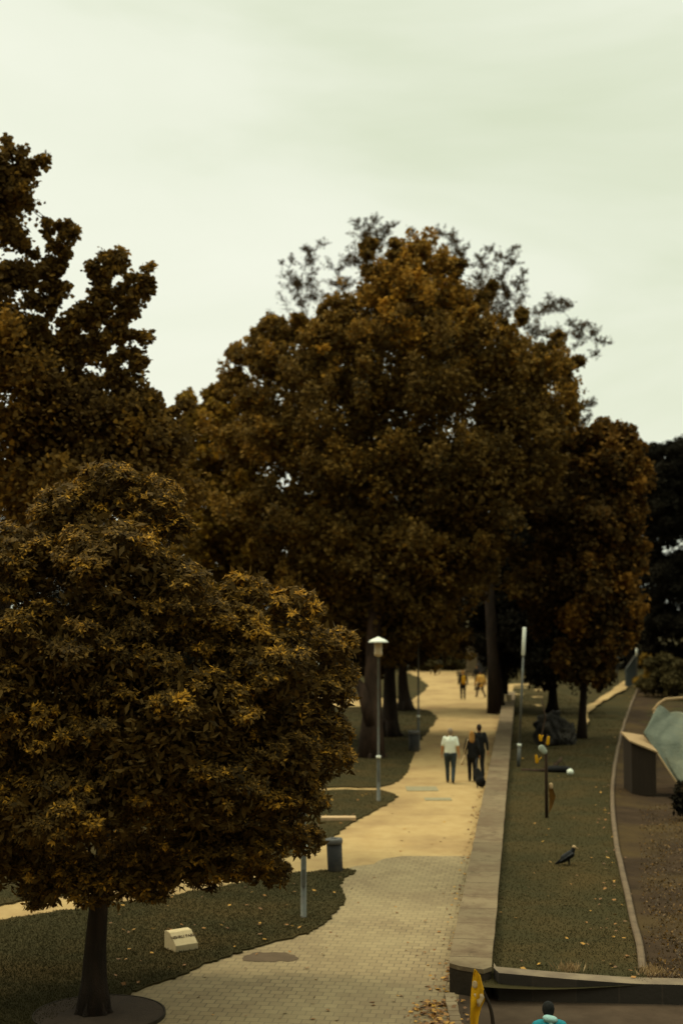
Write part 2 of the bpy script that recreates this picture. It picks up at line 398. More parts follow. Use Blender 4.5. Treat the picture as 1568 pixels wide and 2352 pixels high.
wr = root('path_wall', WA, 'long low stone wall with a broad worn top running beside the path', 'wall')
def loc(o, r):
    o.parent = r; o.matrix_parent_inverse = Matrix.Translation(r.location).inverted(); return o
loc(extrude('wall_body', left+endc+right, -.05, .36, M['darkstone']), wr)
cap_l = [p - WN*.012 for p in left]; cap_r = [p + WN*.012 for p in right]; cap_e = [p - Vector((0, .012, 0)) for p in endc]
loc(extrude('coping', cap_l+cap_e+cap_r, .361, .425, M['coping']), wr)
fb = chaikin([G(1141, 2300), G(1214, 2303), G(1305, 2306), G(1420, 2308), G(1568, 2311), G(1900, 2322), G(2500, 2330)], 2, False)
bk = [p+Vector((0, .36, 0)) for p in fb][::-1]; fb[0] = WA-WD*.1+WN*.66; bk[-1] = WA+WD*.2+WN*.66
hz = [.40-.11*min(1, max(0, (p.x-fb[0].x)/2)) for p in fb]; hz2 = [.40-.11*min(1, max(0, (p.x-fb[0].x)/2)) for p in bk]
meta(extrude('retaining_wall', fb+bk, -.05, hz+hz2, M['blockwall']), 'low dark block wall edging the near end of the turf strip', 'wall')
# kerb blocks and leaf drift beside the paving in front
for k in range(7):
    pass
mb = MB()
for k in range(9): mb.box((WA.x-.02+(-.004)*k, WA.y-.35-k*.235, .02), (.16, .215, .07), .03*(-1)**k)
meta(mb.build('paver_edging', M['concrete'], bevel=.01), 'short row of worn grey edging blocks below the end of the path wall', 'edging')
# tree bed
c = G(228, 2336)
mb = MB(); mb.lathe((0, 0, 0), [(.9, -.02), (.9, .045), (.0, .05)], 48)
o = mb.build('tree_bed', M['soil']); o.location = c; o['kind'] = 'structure'
mb = MB(); mb.lathe((0, 0, 0), [(.905, -.02), (.905, .051), (.93, .051), (.93, -.02)], 48)
o = mb.build('bed_ring', M['darkstone']); o.location = c; meta(o, 'thin dark edging ring around the base of the nearest tree', 'edging')
# patch of soil on the paving
pp = [G(560+60+62*math.cos(a)*(1+.15*math.sin(3*a)), 2200+13*math.sin(a)*(1+.2*math.cos(2*a))) for a in np.linspace(0, 2*math.pi, 28)[:-1]]
sheet('soil_patch', ragged(pp, .05, .03), .002, mottled('patch_soil', (.085, .058, .032), (.12, .082, .045), 3, .9, .1))

# slabs and covers
def slab(name, x0, x1, y0, y1, z, h, m, label, cat, depth=None):
    a, b = G(x0, y1), G(x1, y1); d = depth or (G(x0, y0)-a).y
    cx = (a.x+b.x)/2; mb = MB(); mb.box((0, 0, h/2), (b.x-a.x, d, h))
    o = mb.build(name, m, bevel=.008); o.location = (cx, a.y+d/2, z); return meta(o, label, cat)
slab('stone_slab', 737, 817, 1882, 1890, .03, .09, M['slab'], 'long pale stone slab lying flat on the lawn left of the path', 'stone slab', .32)
slab('drain_cover', 934, 1007, 1808, 1818, -.01, .016, M['grate'], 'farther and larger grey green cover plate set in the gravel path behind the other', 'drain cover')
slab('drain_cover', 976, 1038, 1834, 1840, -.01, .016, M['grate'], 'nearer and narrower grey green cover plate set in the gravel path', 'drain cover')

# ---------------------------------------------------------------- foliage engine
def leaf_mesh(name, pos, tipd, nrm, size, tint, m, parent=None, width=.55, fold=.12, lobed=False):
    n = len(pos)
    side = np.cross(nrm, tipd); side /= np.linalg.norm(side, axis=1)[:, None]+1e-9
    s = size[:, None]
    if lobed:      # broad five-cornered leaf
        pr = [(0, 0, 0), (.15, .50, -.1), (.55, .48, -.05), (1, 0, .02), (.55, -.48, -.05), (.15, -.50, -.1)]
        vs = np.stack([pos + tipd*s*a + side*s*b + nrm*s*h for a, b, h in pr], 1); k = 6
        quad = np.array([[0, 1, 2, 3], [0, 3, 4, 5]])
    else:
        pr = [(0, 0, 0), (.45, width/2, -fold), (1, 0, -.05), (.45, -width/2, -fold)]
        vs = np.stack([pos + tipd*s*a + side*s*b + nrm*s*h for a, b, h in pr], 1); k = 4
        quad = np.array([[0, 1, 2, 3]])
    nq = len(quad); me = bpy.data.meshes.new(name)
    me.vertices.add(n*k); me.vertices.foreach_set('co', vs.reshape(-1).astype(np.float32))
    li = (np.arange(n)[:, None, None]*k + quad[None]).reshape(-1).astype(np.int32)
    me.loops.add(n*nq*4); me.loops.foreach_set('vertex_index', li)
    me.polygons.add(n*nq); me.polygons.foreach_set('loop_start', np.arange(0, n*nq*4, 4, dtype=np.int32))
    try: me.polygons.foreach_set('loop_total', np.full(n*nq, 4, np.int32))
    except Exception: pass
    at = me.attributes.new('tint', 'FLOAT', 'FACE'); at.data.foreach_set('value', np.repeat(np.clip(tint, 0, 1), nq).astype(np.float32))
    me.update(calc_edges=True); me.materials.append(m)
    return link(bpy.data.objects.new(name, me), parent)
def unit(a): return a/(np.linalg.norm(a, axis=1)[:, None]+1e-9)

def grow(name, base, Yd, lobes, mat, trunk_r, label, cat='tree', leaves=40000, leaf=.2, seed=0, subk=14, subr=(.22, .42), depth=.85,
         tint=(.35, .18), fill=.18, shoots=0, bark='bark', group=None, airy=False, lobed=False, forks=None, branches=True, warm=None, trunk_top=None, spiky=0, flat=1.0, spray=0, fillk=1.2, lw=.55, reach=2.6, vol=False, minr=.9, twig=1.0):
    """tree = trunk with limbs reaching into each bough + crown of leaf-sized faces"""
    rg = np.random.default_rng(seed); rn = random.Random(seed)
    B = Vector(base); r = root(name, B, label, cat, group)
    # boughs in world space: front and back copies so the crown is as deep as wide
    xs = np.array([l[0] for l in lobes], float); ys = np.array([l[1] for l in lobes], float)
    cx, cy = (xs.min()+xs.max())/2, (ys.min()+ys.max())/2; hx, hy = (xs.max()-xs.min())/2+1, (ys.max()-ys.min())/2+1
    C = []; R = []; T = []
    for l in lobes:
        x, y, rr = l[:3]; tt = l[3] if len(l) > 3 else 0
        q = min(1, ((x-cx)/hx)**2*.9 + ((y-cy)/hy)**2*.6)
        k = hx*K*Yd/F*depth*math.sqrt(max(0.04, 1-q))
        rm = rr*K*Yd/F
        for sgn in ((-1, 1) if k > rm*.35 else (0,)):
            dy = sgn*k*rn.uniform(.75, 1.0)
            p = P(x, y, Yd+dy); C.append(p); R.append(rm*(Yd+dy)/Yd if sgn <= 0 else rm); T.append(tt)
    C = np.array([tuple(c) for c in C]); R = np.array(R); T = np.array(T)
    # sub-clumps on each bough
    SCn = []; SR = []; ST_ = []; SD = []; SL = []
    for i in range(len(C)):
        for _ in range(subk):
            d = rg.normal(size=3); d[2] = abs(d[2])*.9 if rg.random() < .62 else d[2]; d /= np.linalg.norm(d)
            rr = max(R[i], minr if vol else 0)*rg.uniform(*subr)*(.75 if vol else 1)
            c = C[i] + d*np.array([1, 1, .85])*(R[i]-rr*.8)*(min(1.6, abs(rg.normal(0, .72))+.12) if vol else rg.uniform(.8, 1.08))
            SCn.append(c); SR.append(rr); ST_.append(T[i] + rg.normal(0, .13)); SD.append(d); SL.append(i)
    SCn = np.array(SCn); SR = np.array(SR); ST_ = np.array(ST_); SD = np.array(SD)
    # drop clumps buried in other boughs
    keep = np.ones(len(SR), bool)
    for i in range(len(C)):
        dd = np.linalg.norm((SCn-C[i]), axis=1)/R[i]; keep &= ~((dd < .62) & (np.array(SL) != i))
    SCn, SR, ST_, SD = SCn[keep], SR[keep], ST_[keep], SD[keep]
    nl = int(leaves*(1-fill)); w = SR**2; w /= w.sum()
    per = max(1, shoots)
    si = rg.choice(len(SR), size=max(1, nl//per), p=w)
    d = rg.normal(size=(len(si), 3)); d[:, 2] = np.where(rg.random(len(si)) < .5, np.abs(d[:, 2]), d[:, 2]); d = unit(d)
    rad = rg.random(len(si))**(.38)*(1+.12*rg.normal(size=len(si)))
    pos = SCn[si] + d*rad[:, None]*SR[si][:, None]*np.array([1, 1, .75*flat])
    outw = unit(d*.7 + SD[si]*.6 + np.array([0, 0, .35]))
    SV = unit(SD*np.array([1, 1, .8]) + np.array([0, 0, .45]) + rg.normal(size=SD.shape)*.25)
    if spray:
        tt = rg.random(len(si)); ln = tt*reach-.6
        pos = SCn[si] + SV[si]*(ln*SR[si])[:, None] + rg.normal(size=(len(si), 3))*(SR[si]*spray*(1.15-.75*tt))[:, None]
    if shoots:
        # drooping shoots: several leaves fanning from each shoot tip
        pos = np.repeat(pos, per, 0); si2 = np.repeat(si, per); ow = np.repeat(outw, per, 0)
        fan = rg.normal(size=(len(pos), 3)); fan = unit(fan - ow*(fan*ow).sum(1)[:, None])
        tip = unit(fan*.9 + ow*rg.uniform(.0, .8, (len(pos), 1)) + np.array([0, 0, -.50]))
        nr = unit(ow*1.0 + np.array([0, 0, .7]) + rg.normal(size=pos.shape)*.28)
        nr = unit(nr - tip*(nr*tip).sum(1)[:, None]); pos = pos + tip*leaf*.12
        tn = np.repeat(rg.normal(0, tint[1]*.55, len(si)), per)
    else:
        si2 = si; nr = unit(outw + rg.normal(size=pos.shape)*.75)
        tip = rg.normal(size=pos.shape) + np.array([0, 0, -.5]); tip = unit(tip - nr*(tip*nr).sum(1)[:, None]); tn = 0
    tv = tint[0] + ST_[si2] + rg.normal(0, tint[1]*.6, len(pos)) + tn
    # filling leaves inside boughs
    nf = int(leaves*fill); wi = R**3/(R**3).sum(); ii = rg.choice(len(R), size=nf, p=wi)
    df = unit(rg.normal(size=(nf, 3))); pf = C[ii] + df*(rg.random(nf)**.5)[:, None]*R[ii][:, None]*.85
    nrf = unit(rg.normal(size=(nf, 3))); tf = rg.normal(size=(nf, 3)); tf = unit(tf - nrf*(tf*nrf).sum(1)[:, None])
    pos = np.vstack([pos, pf]); nr = np.vstack([nr, nrf]); tip = np.vstack([tip, tf])
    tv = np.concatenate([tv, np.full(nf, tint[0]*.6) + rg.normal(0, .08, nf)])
    sz = leaf*rg.uniform(.5, 1.4, len(pos)); sz[-nf:] *= fillk
    pos = pos - np.array(tuple(B))
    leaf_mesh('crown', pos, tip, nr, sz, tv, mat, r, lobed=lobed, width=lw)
    # trunk and limbs
    mb = MB(); zt = min(C[:, 2]); zb = B.z
    crown_c = Vector((float(np.average(C[:, 0], weights=R)), float(np.average(C[:, 1], weights=R)), float(np.average(C[:, 2], weights=R))))
    top = trunk_top or Vector((B.x+(crown_c.x-B.x)*.55, B.y+(crown_c.y-B.y)*.55, crown_c.z))
    nn = 9; tp = []; tr = []
    for i in range(nn):
        t = i/(nn-1); q = B.lerp(top, t); wob = trunk_r*.5*math.sin(t*5+seed)
        tp.append(Vector((q.x+wob*t, q.y, q.z)) - B); tr.append(trunk_r*((1+.55*math.exp(-t*14)) - .68*t))
    tp[0].z -= .1
    mb.tube(tp, tr, 18)
    for k in range(7):        # root flare
        a = k*2*math.pi/7 + rn.uniform(-.2, .2)
        mb.tube([(math.cos(a)*trunk_r*.5, math.sin(a)*trunk_r*.5, trunk_r*1.8), (math.cos(a)*trunk_r*1.05, math.sin(a)*trunk_r*1.05, trunk_r*.45), (math.cos(a)*trunk_r*1.7, math.sin(a)*trunk_r*1.7, -.04)], [trunk_r*.45, trunk_r*.35, trunk_r*.15], 7)
    nodes = [(q, rr_) for q, rr_ in zip(tp[3:], tr[3:])]
    order = sorted(range(len(C)), key=lambda k: (Vector(C[k])-B-tp[4]).length)
    bn = {}
    for i in order:                     # boughs fork from the trunk or from the nearest lower bough
        c = Vector(C[i]) - B; best = None
        for q, rr_ in nodes:
            dd = (c-q).length + (1.5 if q.z > c.z+.2 else 0)*abs(q.z-c.z)
            if best is None or dd < best[0]: best = (dd, q, rr_)
        _, a, r0 = best; L_ = (c-a).length
        mid = a.lerp(c, .5) + Vector((rn.uniform(-.08, .08), rn.uniform(-.08, .08), -.04+rn.uniform(0, .10)))*L_
        rb = max(.012, min(r0*.75, (R[i]*.10+.02)*twig))
        mb.tube([a, a.lerp(mid, .55)+Vector((rn.uniform(-.03, .03), 0, rn.uniform(-.02, .03)))*L_, mid, mid.lerp(c, .55)+Vector((rn.uniform(-.03, .03), 0, .02))*L_, c], [rb*1.2, rb*1.05, rb*.9, rb*.8, rb*.7], 7, caps=False)
        nodes.append((c, rb*.8)); nodes.append((mid, rb*.9)); bn[i] = len(nodes)-2
    if branches:
        npos = np.array([tuple(q) for q, _ in nodes]); nr_ = np.array([x_[1] for x_ in nodes]); cp_ = C - np.array(tuple(B))
        loc_ = SCn - np.array(tuple(B)); own = np.array([int(np.argmin(np.linalg.norm(cp_-q, axis=1)/R)) for q in loc_])
        dist = np.linalg.norm(loc_-cp_[own], axis=1); od = np.argsort(dist)
        P_ = np.vstack([npos, loc_]); RR_ = np.concatenate([nr_, np.zeros(len(loc_))]); act = np.concatenate([np.ones(len(npos), bool), np.zeros(len(loc_), bool)])
        for kk in od:
            s_ = loc_[kk]; dd = np.linalg.norm(P_-s_, axis=1) + np.maximum(0, P_[:, 2]-s_[2])*.8; dd[~act] = 1e9
            q = int(np.argmin(dd)); a = Vector(P_[q]); e = Vector(s_); L_ = (e-a).length
            rb = max(.008, min(RR_[q]*.7, R[own[kk]]*.03+.004)); m_ = a.lerp(e, .5)+Vector((rn.uniform(-.1, .1), rn.uniform(-.1, .1), rn.uniform(-.02, .1)))*L_
            e2 = e + Vector(SV[kk])*float(SR[kk])*(reach*.72 if spray else .3)
            mb.tube([a, m_, e, e2], [rb*1.1, rb*.85, rb*.65, rb*.3], 4, caps=False)
            act[len(npos)+kk] = True; RR_[len(npos)+kk] = rb*.9
    if forks:
        for pts, rr in forks: mb.tube([Vector(p)-B for p in pts], rr, 12)
    mb.build('trunk', M[bark], r, smooth=True)
    return r

# nearest tree: broad linden-like crown of drooping shoots
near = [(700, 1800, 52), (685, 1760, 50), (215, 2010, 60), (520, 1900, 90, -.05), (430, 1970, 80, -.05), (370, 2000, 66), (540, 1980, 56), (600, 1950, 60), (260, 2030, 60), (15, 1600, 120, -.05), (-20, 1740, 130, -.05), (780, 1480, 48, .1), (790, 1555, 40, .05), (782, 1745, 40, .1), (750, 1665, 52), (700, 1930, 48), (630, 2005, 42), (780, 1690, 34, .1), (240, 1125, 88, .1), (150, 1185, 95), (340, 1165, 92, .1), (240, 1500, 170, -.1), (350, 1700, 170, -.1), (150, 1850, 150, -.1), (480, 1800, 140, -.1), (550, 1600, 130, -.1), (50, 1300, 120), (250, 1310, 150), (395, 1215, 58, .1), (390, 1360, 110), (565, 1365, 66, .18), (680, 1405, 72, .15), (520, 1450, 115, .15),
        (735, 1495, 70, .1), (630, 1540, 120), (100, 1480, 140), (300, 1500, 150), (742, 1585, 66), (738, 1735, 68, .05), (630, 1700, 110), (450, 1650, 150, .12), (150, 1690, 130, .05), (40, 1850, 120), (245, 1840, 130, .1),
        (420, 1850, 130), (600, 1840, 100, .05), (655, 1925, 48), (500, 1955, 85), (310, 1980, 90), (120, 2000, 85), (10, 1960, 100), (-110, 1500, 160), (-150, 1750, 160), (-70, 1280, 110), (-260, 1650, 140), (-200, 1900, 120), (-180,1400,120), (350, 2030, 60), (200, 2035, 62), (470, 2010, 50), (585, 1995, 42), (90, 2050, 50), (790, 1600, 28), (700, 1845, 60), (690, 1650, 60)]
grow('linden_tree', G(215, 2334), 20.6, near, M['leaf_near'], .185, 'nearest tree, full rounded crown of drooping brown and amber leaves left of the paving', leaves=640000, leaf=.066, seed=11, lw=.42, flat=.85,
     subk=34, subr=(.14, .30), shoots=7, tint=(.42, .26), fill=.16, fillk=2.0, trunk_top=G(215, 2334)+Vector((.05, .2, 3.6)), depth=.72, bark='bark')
# tall open tree at the left edge
def along(paths, step, r0, r1, jit, seed, t=0):
    """boughlets strung along a branch line"""
    q = random.Random(seed); out = []
    for p in paths:
        for (xa, ya), (xb, yb) in zip(p, p[1:]):
            n = max(1, int(math.hypot(xb-xa, yb-ya)/step))
            for k in range(n):
                f = (k+q.random())/n; out.append((xa+(xb-xa)*f+q.gauss(0, jit), ya+(yb-ya)*f+q.gauss(0, jit), q.uniform(r0, r1), t))
    return out
tall = [(5, 400, 45), (52, 395, 22), (75, 375, 12), (-30, 470, 80), (40, 455, 28), (62, 470, 14), (10, 540, 40), (42, 560, 22), (5, 640, 46), (55, 650, 30), (75, 690, 18), (-40, 780, 100), (30, 760, 50), (75, 790, 30),
        (20, 860, 60), (90, 880, 50), (150, 900, 36), (210, 890, 34), (280, 900, 40), (330, 920, 30), (180, 960, 70), (290, 960, 60), (355, 975, 40), (60, 1000, 110), (220, 1040, 110), (340, 1050, 75), (400, 1020, 36), (-150, 700, 130), (-180, 950, 140), (100, 1150, 110), (300, 1150, 110)]
tall += along([[(110, 860), (100, 740), (112, 650), (128, 570), (130, 505)], [(112, 650), (150, 600), (160, 520), (172, 515)], [(100, 620), (85, 580)], [(100, 740), (135, 690), (150, 660)]], 15, 9, 17, 8, 1)
tall += along([[(170, 880), (200, 780), (228, 700), (240, 640), (238, 585)], [(240, 600), (265, 590), (285, 620)], [(205, 620), (238, 640)], [(220, 740), (260, 700), (285, 665), (300, 630)], [(230, 780), (290, 720), (325, 665), (345, 610)],
               [(325, 665), (360, 655)], [(290, 720), (320, 715)], [(200, 830), (260, 780), (325, 765)], [(250, 860), (300, 810), (330, 850)], [(130, 800), (180, 740)], [(150, 850), (170, 760), (190, 700)]], 13, 9, 18, 8, 2)
tall += along([[(350, 960), (400, 950), (430, 925)], [(60, 390), (95, 375)], [(20, 360), (15, 322)], [(45, 370), (60, 340)]], 13, 8, 14, 5, 3)
grow('plane_tree', G(-60, 1900), 34.5, tall, M['leaf_plane'], .36, 'tall open crowned tree at the left edge with sky showing between its sprays', leaves=112000, leaf=.112, seed=5,
     subk=9, subr=(.30, .55), tint=(.5, .22), fill=.05, fillk=1.2, spray=1.0, reach=2.8, vol=True, minr=.0, twig=.55, lobed=True, airy=True, depth=.25, bark='bark')
# golden trees between the tall tree and the big one
gold = [(430, 925, 20), (447, 955, 18), (490, 915, 20), (478, 945, 22), (440, 990, 38), (515, 965, 40), (395, 1010, 45), (480, 1050, 70, .1), (560, 1060, 80, .1), (430, 1110, 80, .1), (540, 1160, 100, .05), (620, 1200, 90), (450, 1240, 90), (580, 1290, 100), (640, 1380, 110), (480, 1400, 130)]
grow('golden_tree', G(520, 1700), 60, gold, M['leaf_gold'], .25, 'yellower middle distance tree between the open left tree and the great central tree', leaves=100000, leaf=.145, seed=8, subk=16, subr=(.14, .34), spray=.55, vol=True, tint=(.5, .2), fill=.15, depth=.7, lobed=True)
# the great central tree
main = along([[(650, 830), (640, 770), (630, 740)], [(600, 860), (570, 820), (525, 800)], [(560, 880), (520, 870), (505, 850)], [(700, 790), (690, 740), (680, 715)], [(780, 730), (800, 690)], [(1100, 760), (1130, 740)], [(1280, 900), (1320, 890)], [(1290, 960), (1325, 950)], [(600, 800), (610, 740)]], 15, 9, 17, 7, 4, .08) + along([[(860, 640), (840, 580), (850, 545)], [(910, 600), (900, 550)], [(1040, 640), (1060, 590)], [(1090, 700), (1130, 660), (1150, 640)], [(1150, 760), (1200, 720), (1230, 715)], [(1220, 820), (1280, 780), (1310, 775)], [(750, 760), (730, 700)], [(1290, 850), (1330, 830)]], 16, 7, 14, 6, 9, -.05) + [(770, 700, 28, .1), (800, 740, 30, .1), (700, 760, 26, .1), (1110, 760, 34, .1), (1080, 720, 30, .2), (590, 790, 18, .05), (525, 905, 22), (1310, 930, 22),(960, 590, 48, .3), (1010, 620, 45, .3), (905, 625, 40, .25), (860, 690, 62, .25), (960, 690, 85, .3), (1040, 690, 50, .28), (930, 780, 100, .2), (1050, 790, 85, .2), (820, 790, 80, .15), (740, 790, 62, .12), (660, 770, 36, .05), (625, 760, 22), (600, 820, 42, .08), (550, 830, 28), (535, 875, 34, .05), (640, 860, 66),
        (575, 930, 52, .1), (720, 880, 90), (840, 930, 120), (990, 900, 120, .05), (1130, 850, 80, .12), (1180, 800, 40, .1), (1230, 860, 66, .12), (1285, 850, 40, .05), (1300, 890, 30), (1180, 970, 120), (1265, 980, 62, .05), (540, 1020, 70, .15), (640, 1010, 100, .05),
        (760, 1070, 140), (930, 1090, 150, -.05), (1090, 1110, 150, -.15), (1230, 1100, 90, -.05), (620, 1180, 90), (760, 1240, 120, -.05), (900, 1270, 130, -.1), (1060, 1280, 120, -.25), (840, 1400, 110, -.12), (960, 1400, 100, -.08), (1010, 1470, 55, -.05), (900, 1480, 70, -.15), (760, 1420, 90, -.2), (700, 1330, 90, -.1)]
TA = G(852, 1742); TB = G(893, 1694)
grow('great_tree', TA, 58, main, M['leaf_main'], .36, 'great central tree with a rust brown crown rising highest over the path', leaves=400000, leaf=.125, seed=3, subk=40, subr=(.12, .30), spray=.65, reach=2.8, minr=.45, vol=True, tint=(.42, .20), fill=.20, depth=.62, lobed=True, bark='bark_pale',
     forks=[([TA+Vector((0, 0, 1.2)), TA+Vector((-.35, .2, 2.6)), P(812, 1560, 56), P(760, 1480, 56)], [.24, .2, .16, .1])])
def low_tree(base, Yd, lobes, mat, tr, label, seed, leaves, leaf=.22, tint=(.3, .15), fill=.26, bark='bark', group=None, name='park_tree', **kw):
    return grow(name, base, Yd, lobes, mat, tr, label, leaves=leaves, leaf=leaf, seed=seed, subk=12, tint=tint, fill=fill, depth=.7, bark=bark, group=group, **kw)
low_tree(TB, 64, [(880, 1300, 120), (960, 1380, 110), (820, 1430, 100), (930, 1480, 70), (860, 1520, 50), (1020, 1460, 70)], M['leaf_dim'], .38, 'thick pale trunked tree just behind the forked trunk left of the path', 21, 26000)
low_tree(G(930, 1634), 77, [(900, 1440, 100), (990, 1430, 90), (960, 1490, 50), (820, 1500, 70)], M['leaf_dark'], .36, 'dark trunked tree, third and farthest of the trunks left of the path', 22, 16000)
# feathery tree tops behind
wisp = along([[(850, 600), (835, 540), (825, 495)], [(870, 600), (880, 540), (900, 515)], [(720, 700), (712, 620), (705, 560)], [(700, 700), (665, 650), (642, 600)], [(780, 680), (770, 620), (800, 590)], [(1050, 640), (1040, 570), (1030, 525)], [(1090, 660), (1110, 600), (1130, 570)], [(1130, 700), (1160, 620), (1180, 570)], [(1160, 700), (1190, 650), (1215, 610)], [(1170, 760), (1230, 720), (1270, 690), (1310, 700)], [(1220, 800), (1300, 750), (1350, 755)], [(1260, 840), (1330, 790), (1390, 780)], [(1280, 880), (1330, 830), (1370, 820)], [(1300, 960), (1340, 930), (1370, 925)], [(1310, 1000), (1350, 970)], [(930, 560), (960, 520)]], 16, 9, 16, 5, 6) + [(835, 545, 36), (870, 560, 34), (822, 520, 18), (888, 535, 16), (815, 600, 34), (850, 620, 40), (705, 610, 22), (712, 580, 12), (690, 660, 36), (720, 680, 38), (650, 640, 16), (770, 620, 22), (790, 660, 30), (700, 740, 50),
        (1035, 560, 22), (1060, 590, 28), (1110, 610, 26), (1150, 590, 18), (1175, 600, 18), (1120, 660, 46), (1170, 680, 34), (1200, 650, 14), (1150, 730, 52), (1240, 720, 26), (1290, 715, 20), (1310, 705, 10), (860, 505, 14), (1010, 540, 20), (740, 560, 12), (670, 600, 14), (1180, 570, 12), (1400, 790, 10), (1340, 750, 14), (1270, 700, 16), (1310, 930, 18), (1350, 960, 12), (1230, 770, 40), (1330, 775, 28), (1365, 765, 20), (1385, 785, 12), (1300, 810, 38), (1250, 850, 60), (1330, 940, 24), (1320, 980, 26), (1360, 920, 10), (900, 700, 90), (1000, 700, 90), (1050, 800, 100)]
grow('feathery_tree', G(1140, 1640), 78, wisp, M['leaf_wisp'], .33, 'grey brown feathery tree whose thin tips show above and right of the great tree', leaves=60000, leaf=.11, seed=15, subk=8, subr=(.26, .50), vol=True, minr=.0, twig=.5, tint=(.4, .2), fill=.02, airy=True, spray=.42, reach=3.0, depth=.3)
# right hand group
low_tree(G(1335, 1702), 60, [(1345, 1010, 30, .2), (1380, 985, 20, .2), (1395, 1010, 36, .2), (1432, 1000, 22, .2), (1430, 1040, 40, .2), (1470, 1030, 14, .2), (1390, 1080, 66, .2), (1440, 1120, 48, .3), (1330, 1130, 80, .1), (1430, 1210, 48, .25), (1380, 1200, 70, .1), (1300, 1230, 80), (1410, 1300, 55, .35), (1350, 1330, 75, .25), (1420, 1390, 48, .3), (1360, 1440, 70, .2), (1400, 1480, 45, .25), (1270, 1360, 90), (1330, 1530, 55, .1), (1380, 1560, 26, .1), (1240, 1080, 70, .05), (1290, 1020, 40, .1), (1475, 1080, 22, .2), (1470, 1170, 20, .2), (1460, 1260, 25, .3), (1455, 1440, 22, .3)],
         M['leaf_dim'], .17, 'slender dark trunked tree with a rusty right edge standing on the turf strip', 31, 110000, leaf=.16, tint=(.46, .2), lobed=True, spray=.6)
low_tree(G(1152, 1626), 78, [(1150, 1420, 60), (1155, 1495, 42), (1170, 1360, 70), (1130, 1530, 26), (1150, 1300, 100), (1100, 1400, 100), (1200, 1400, 100), (1130, 1470, 70), (1220, 1480, 80), (1170, 1530, 45), (1240, 1200, 110), (1260, 1290, 90)], M['leaf_dark'], .30, 'black trunked tree beside the far part of the path wall', 32, 50000, bark='bark_dark')
low_tree(G(1268, 1640), 74, [(1260, 1350, 100), (1300, 1440, 90), (1220, 1450, 80), (1270, 1520, 70), (1330, 1560, 50), (1240, 1560, 40)], M['leaf_dark'], .28, 'black tree above the grey rocks right of the wall', 33, 24000, bark='bark_dark')
low_tree(G(1600, 1590), 96, [(1515, 1120, 62), (1545, 1095, 60), (1500, 1165, 50), (1530, 1180, 60), (1503, 1045, 34), (1490, 1110, 44), (1500, 1120, 50), (1500, 1190, 55), (1480, 1200, 50), (1495, 1290, 40), (1490, 1380, 40), (1490, 1450, 36), (1560, 1040, 40), (1600, 1060, 80), (1540, 1075, 30), (1530, 1130, 55), (1580, 1170, 80), (1520, 1230, 45), (1650, 1180, 110), (1530, 1330, 60), (1600, 1330, 100), (1520, 1420, 50), (1570, 1440, 70), (1660, 1420, 110), (1500, 1500, 30), (1540, 1510, 40), (1720, 1300, 120)],
         M['leaf_dark'], .4, 'blackish tree mass at the right edge of the view', 34, 110000, leaf=.24)
# distant trees closing the view
BK = 'dark trees closing the far end of the park'
dlab = ['far dark tree behind the crown of the nearest tree', 'far dark tree left of the great tree', 'far dark tree straight behind the three left trunks', 'far dark tree where the path ends',
        'far dark tree just left of the black trunk by the wall', 'far dark tree just right of the black trunk by the wall', 'far dark tree behind the slender rusty tree', 'far dark tree behind the pale post at the right']
for i, x in enumerate((150, 480, 760, 960, 1100, 1230, 1370, 1480)):
    y0 = 1546; lob = []
    rn = random.Random(50+i)
    for k in range(24): lob.append((x+rn.uniform(-95, 95), rn.uniform(1150 if x < 1300 else 1040, 1515), rn.uniform(45, 80)))
    for k in range(5): lob.append((x-110+k*55, 1510+rn.uniform(-4, 6), 32))
    low_tree(G(x, y0-2)+Vector((0, 4+3*(i % 2), 0)), 128+5*(i % 3), lob, M['leaf_dark'], .3, dlab[i], 60+i, 24000, .36, group=BK, name='distant_tree', branches=False)
for i, x in enumerate((-900, -520, -180, 1760, 2150)):
    lob = [(x+random.Random(90+i*7+k).uniform(-140, 140), random.Random(70+i*9+k).uniform(1150, 1510), 100) for k in range(14)]
    low_tree(G(x, 1545)+Vector((0, 3, 0)), 130, lob, M['leaf_dark'], .3, 'far dark tree outside the side of the view', 80+i, 6000, .5, group='trees beyond the sides of the view', name='distant_tree', branches=False)

# bushes
def bush(x, y, w, h, Yoff, mat, label, seed, leaf=.16, n=5000, group=None):
    g = GR(x, y) if x > 1200 else G(x, y); Y = g.y
    rn = random.Random(seed); lob = []
    for k in range(8): lob.append((x+rn.uniform(-w*.5, w*.5), y-rn.uniform(.35, .9)*h, min(w, h)*rn.uniform(.22, .36)))
    for k in range(4): lob.append((x-w*.5+k*w/3, y-h*.22, h*.24))
    return grow('bush', g, Y, lob, mat, .04, label, 'bush', leaves=n, leaf=leaf, seed=seed, subk=10, tint=(.45, .2), fill=.2, depth=.7, group=group, branches=False)
bush(1520, 1600, 75, 100, 0, M['leaf_olive'], 'rounded olive green bush right of the pale post', 41, .22, 9000)
bush(1590, 1606, 90, 85, 0, M['leaf_olive'], 'dull olive bush cut by the right edge of the view', 42, .22, 7000)
bush(1490, 1590, 30, 95, 0, M['leaf_gold'], 'small yellowing bush directly beside the pale post', 43, .2, 3000)
bush(1040, 1541, 45, 38, 0, M['leaf_olive'], 'small grey green bush at the far end of the path', 44, .25, 2500)
bush(975, 1543, 40, 40, 0, M['leaf_olive'], 'yellow green bush at the left corner of the far path end', 45, .25, 2500)

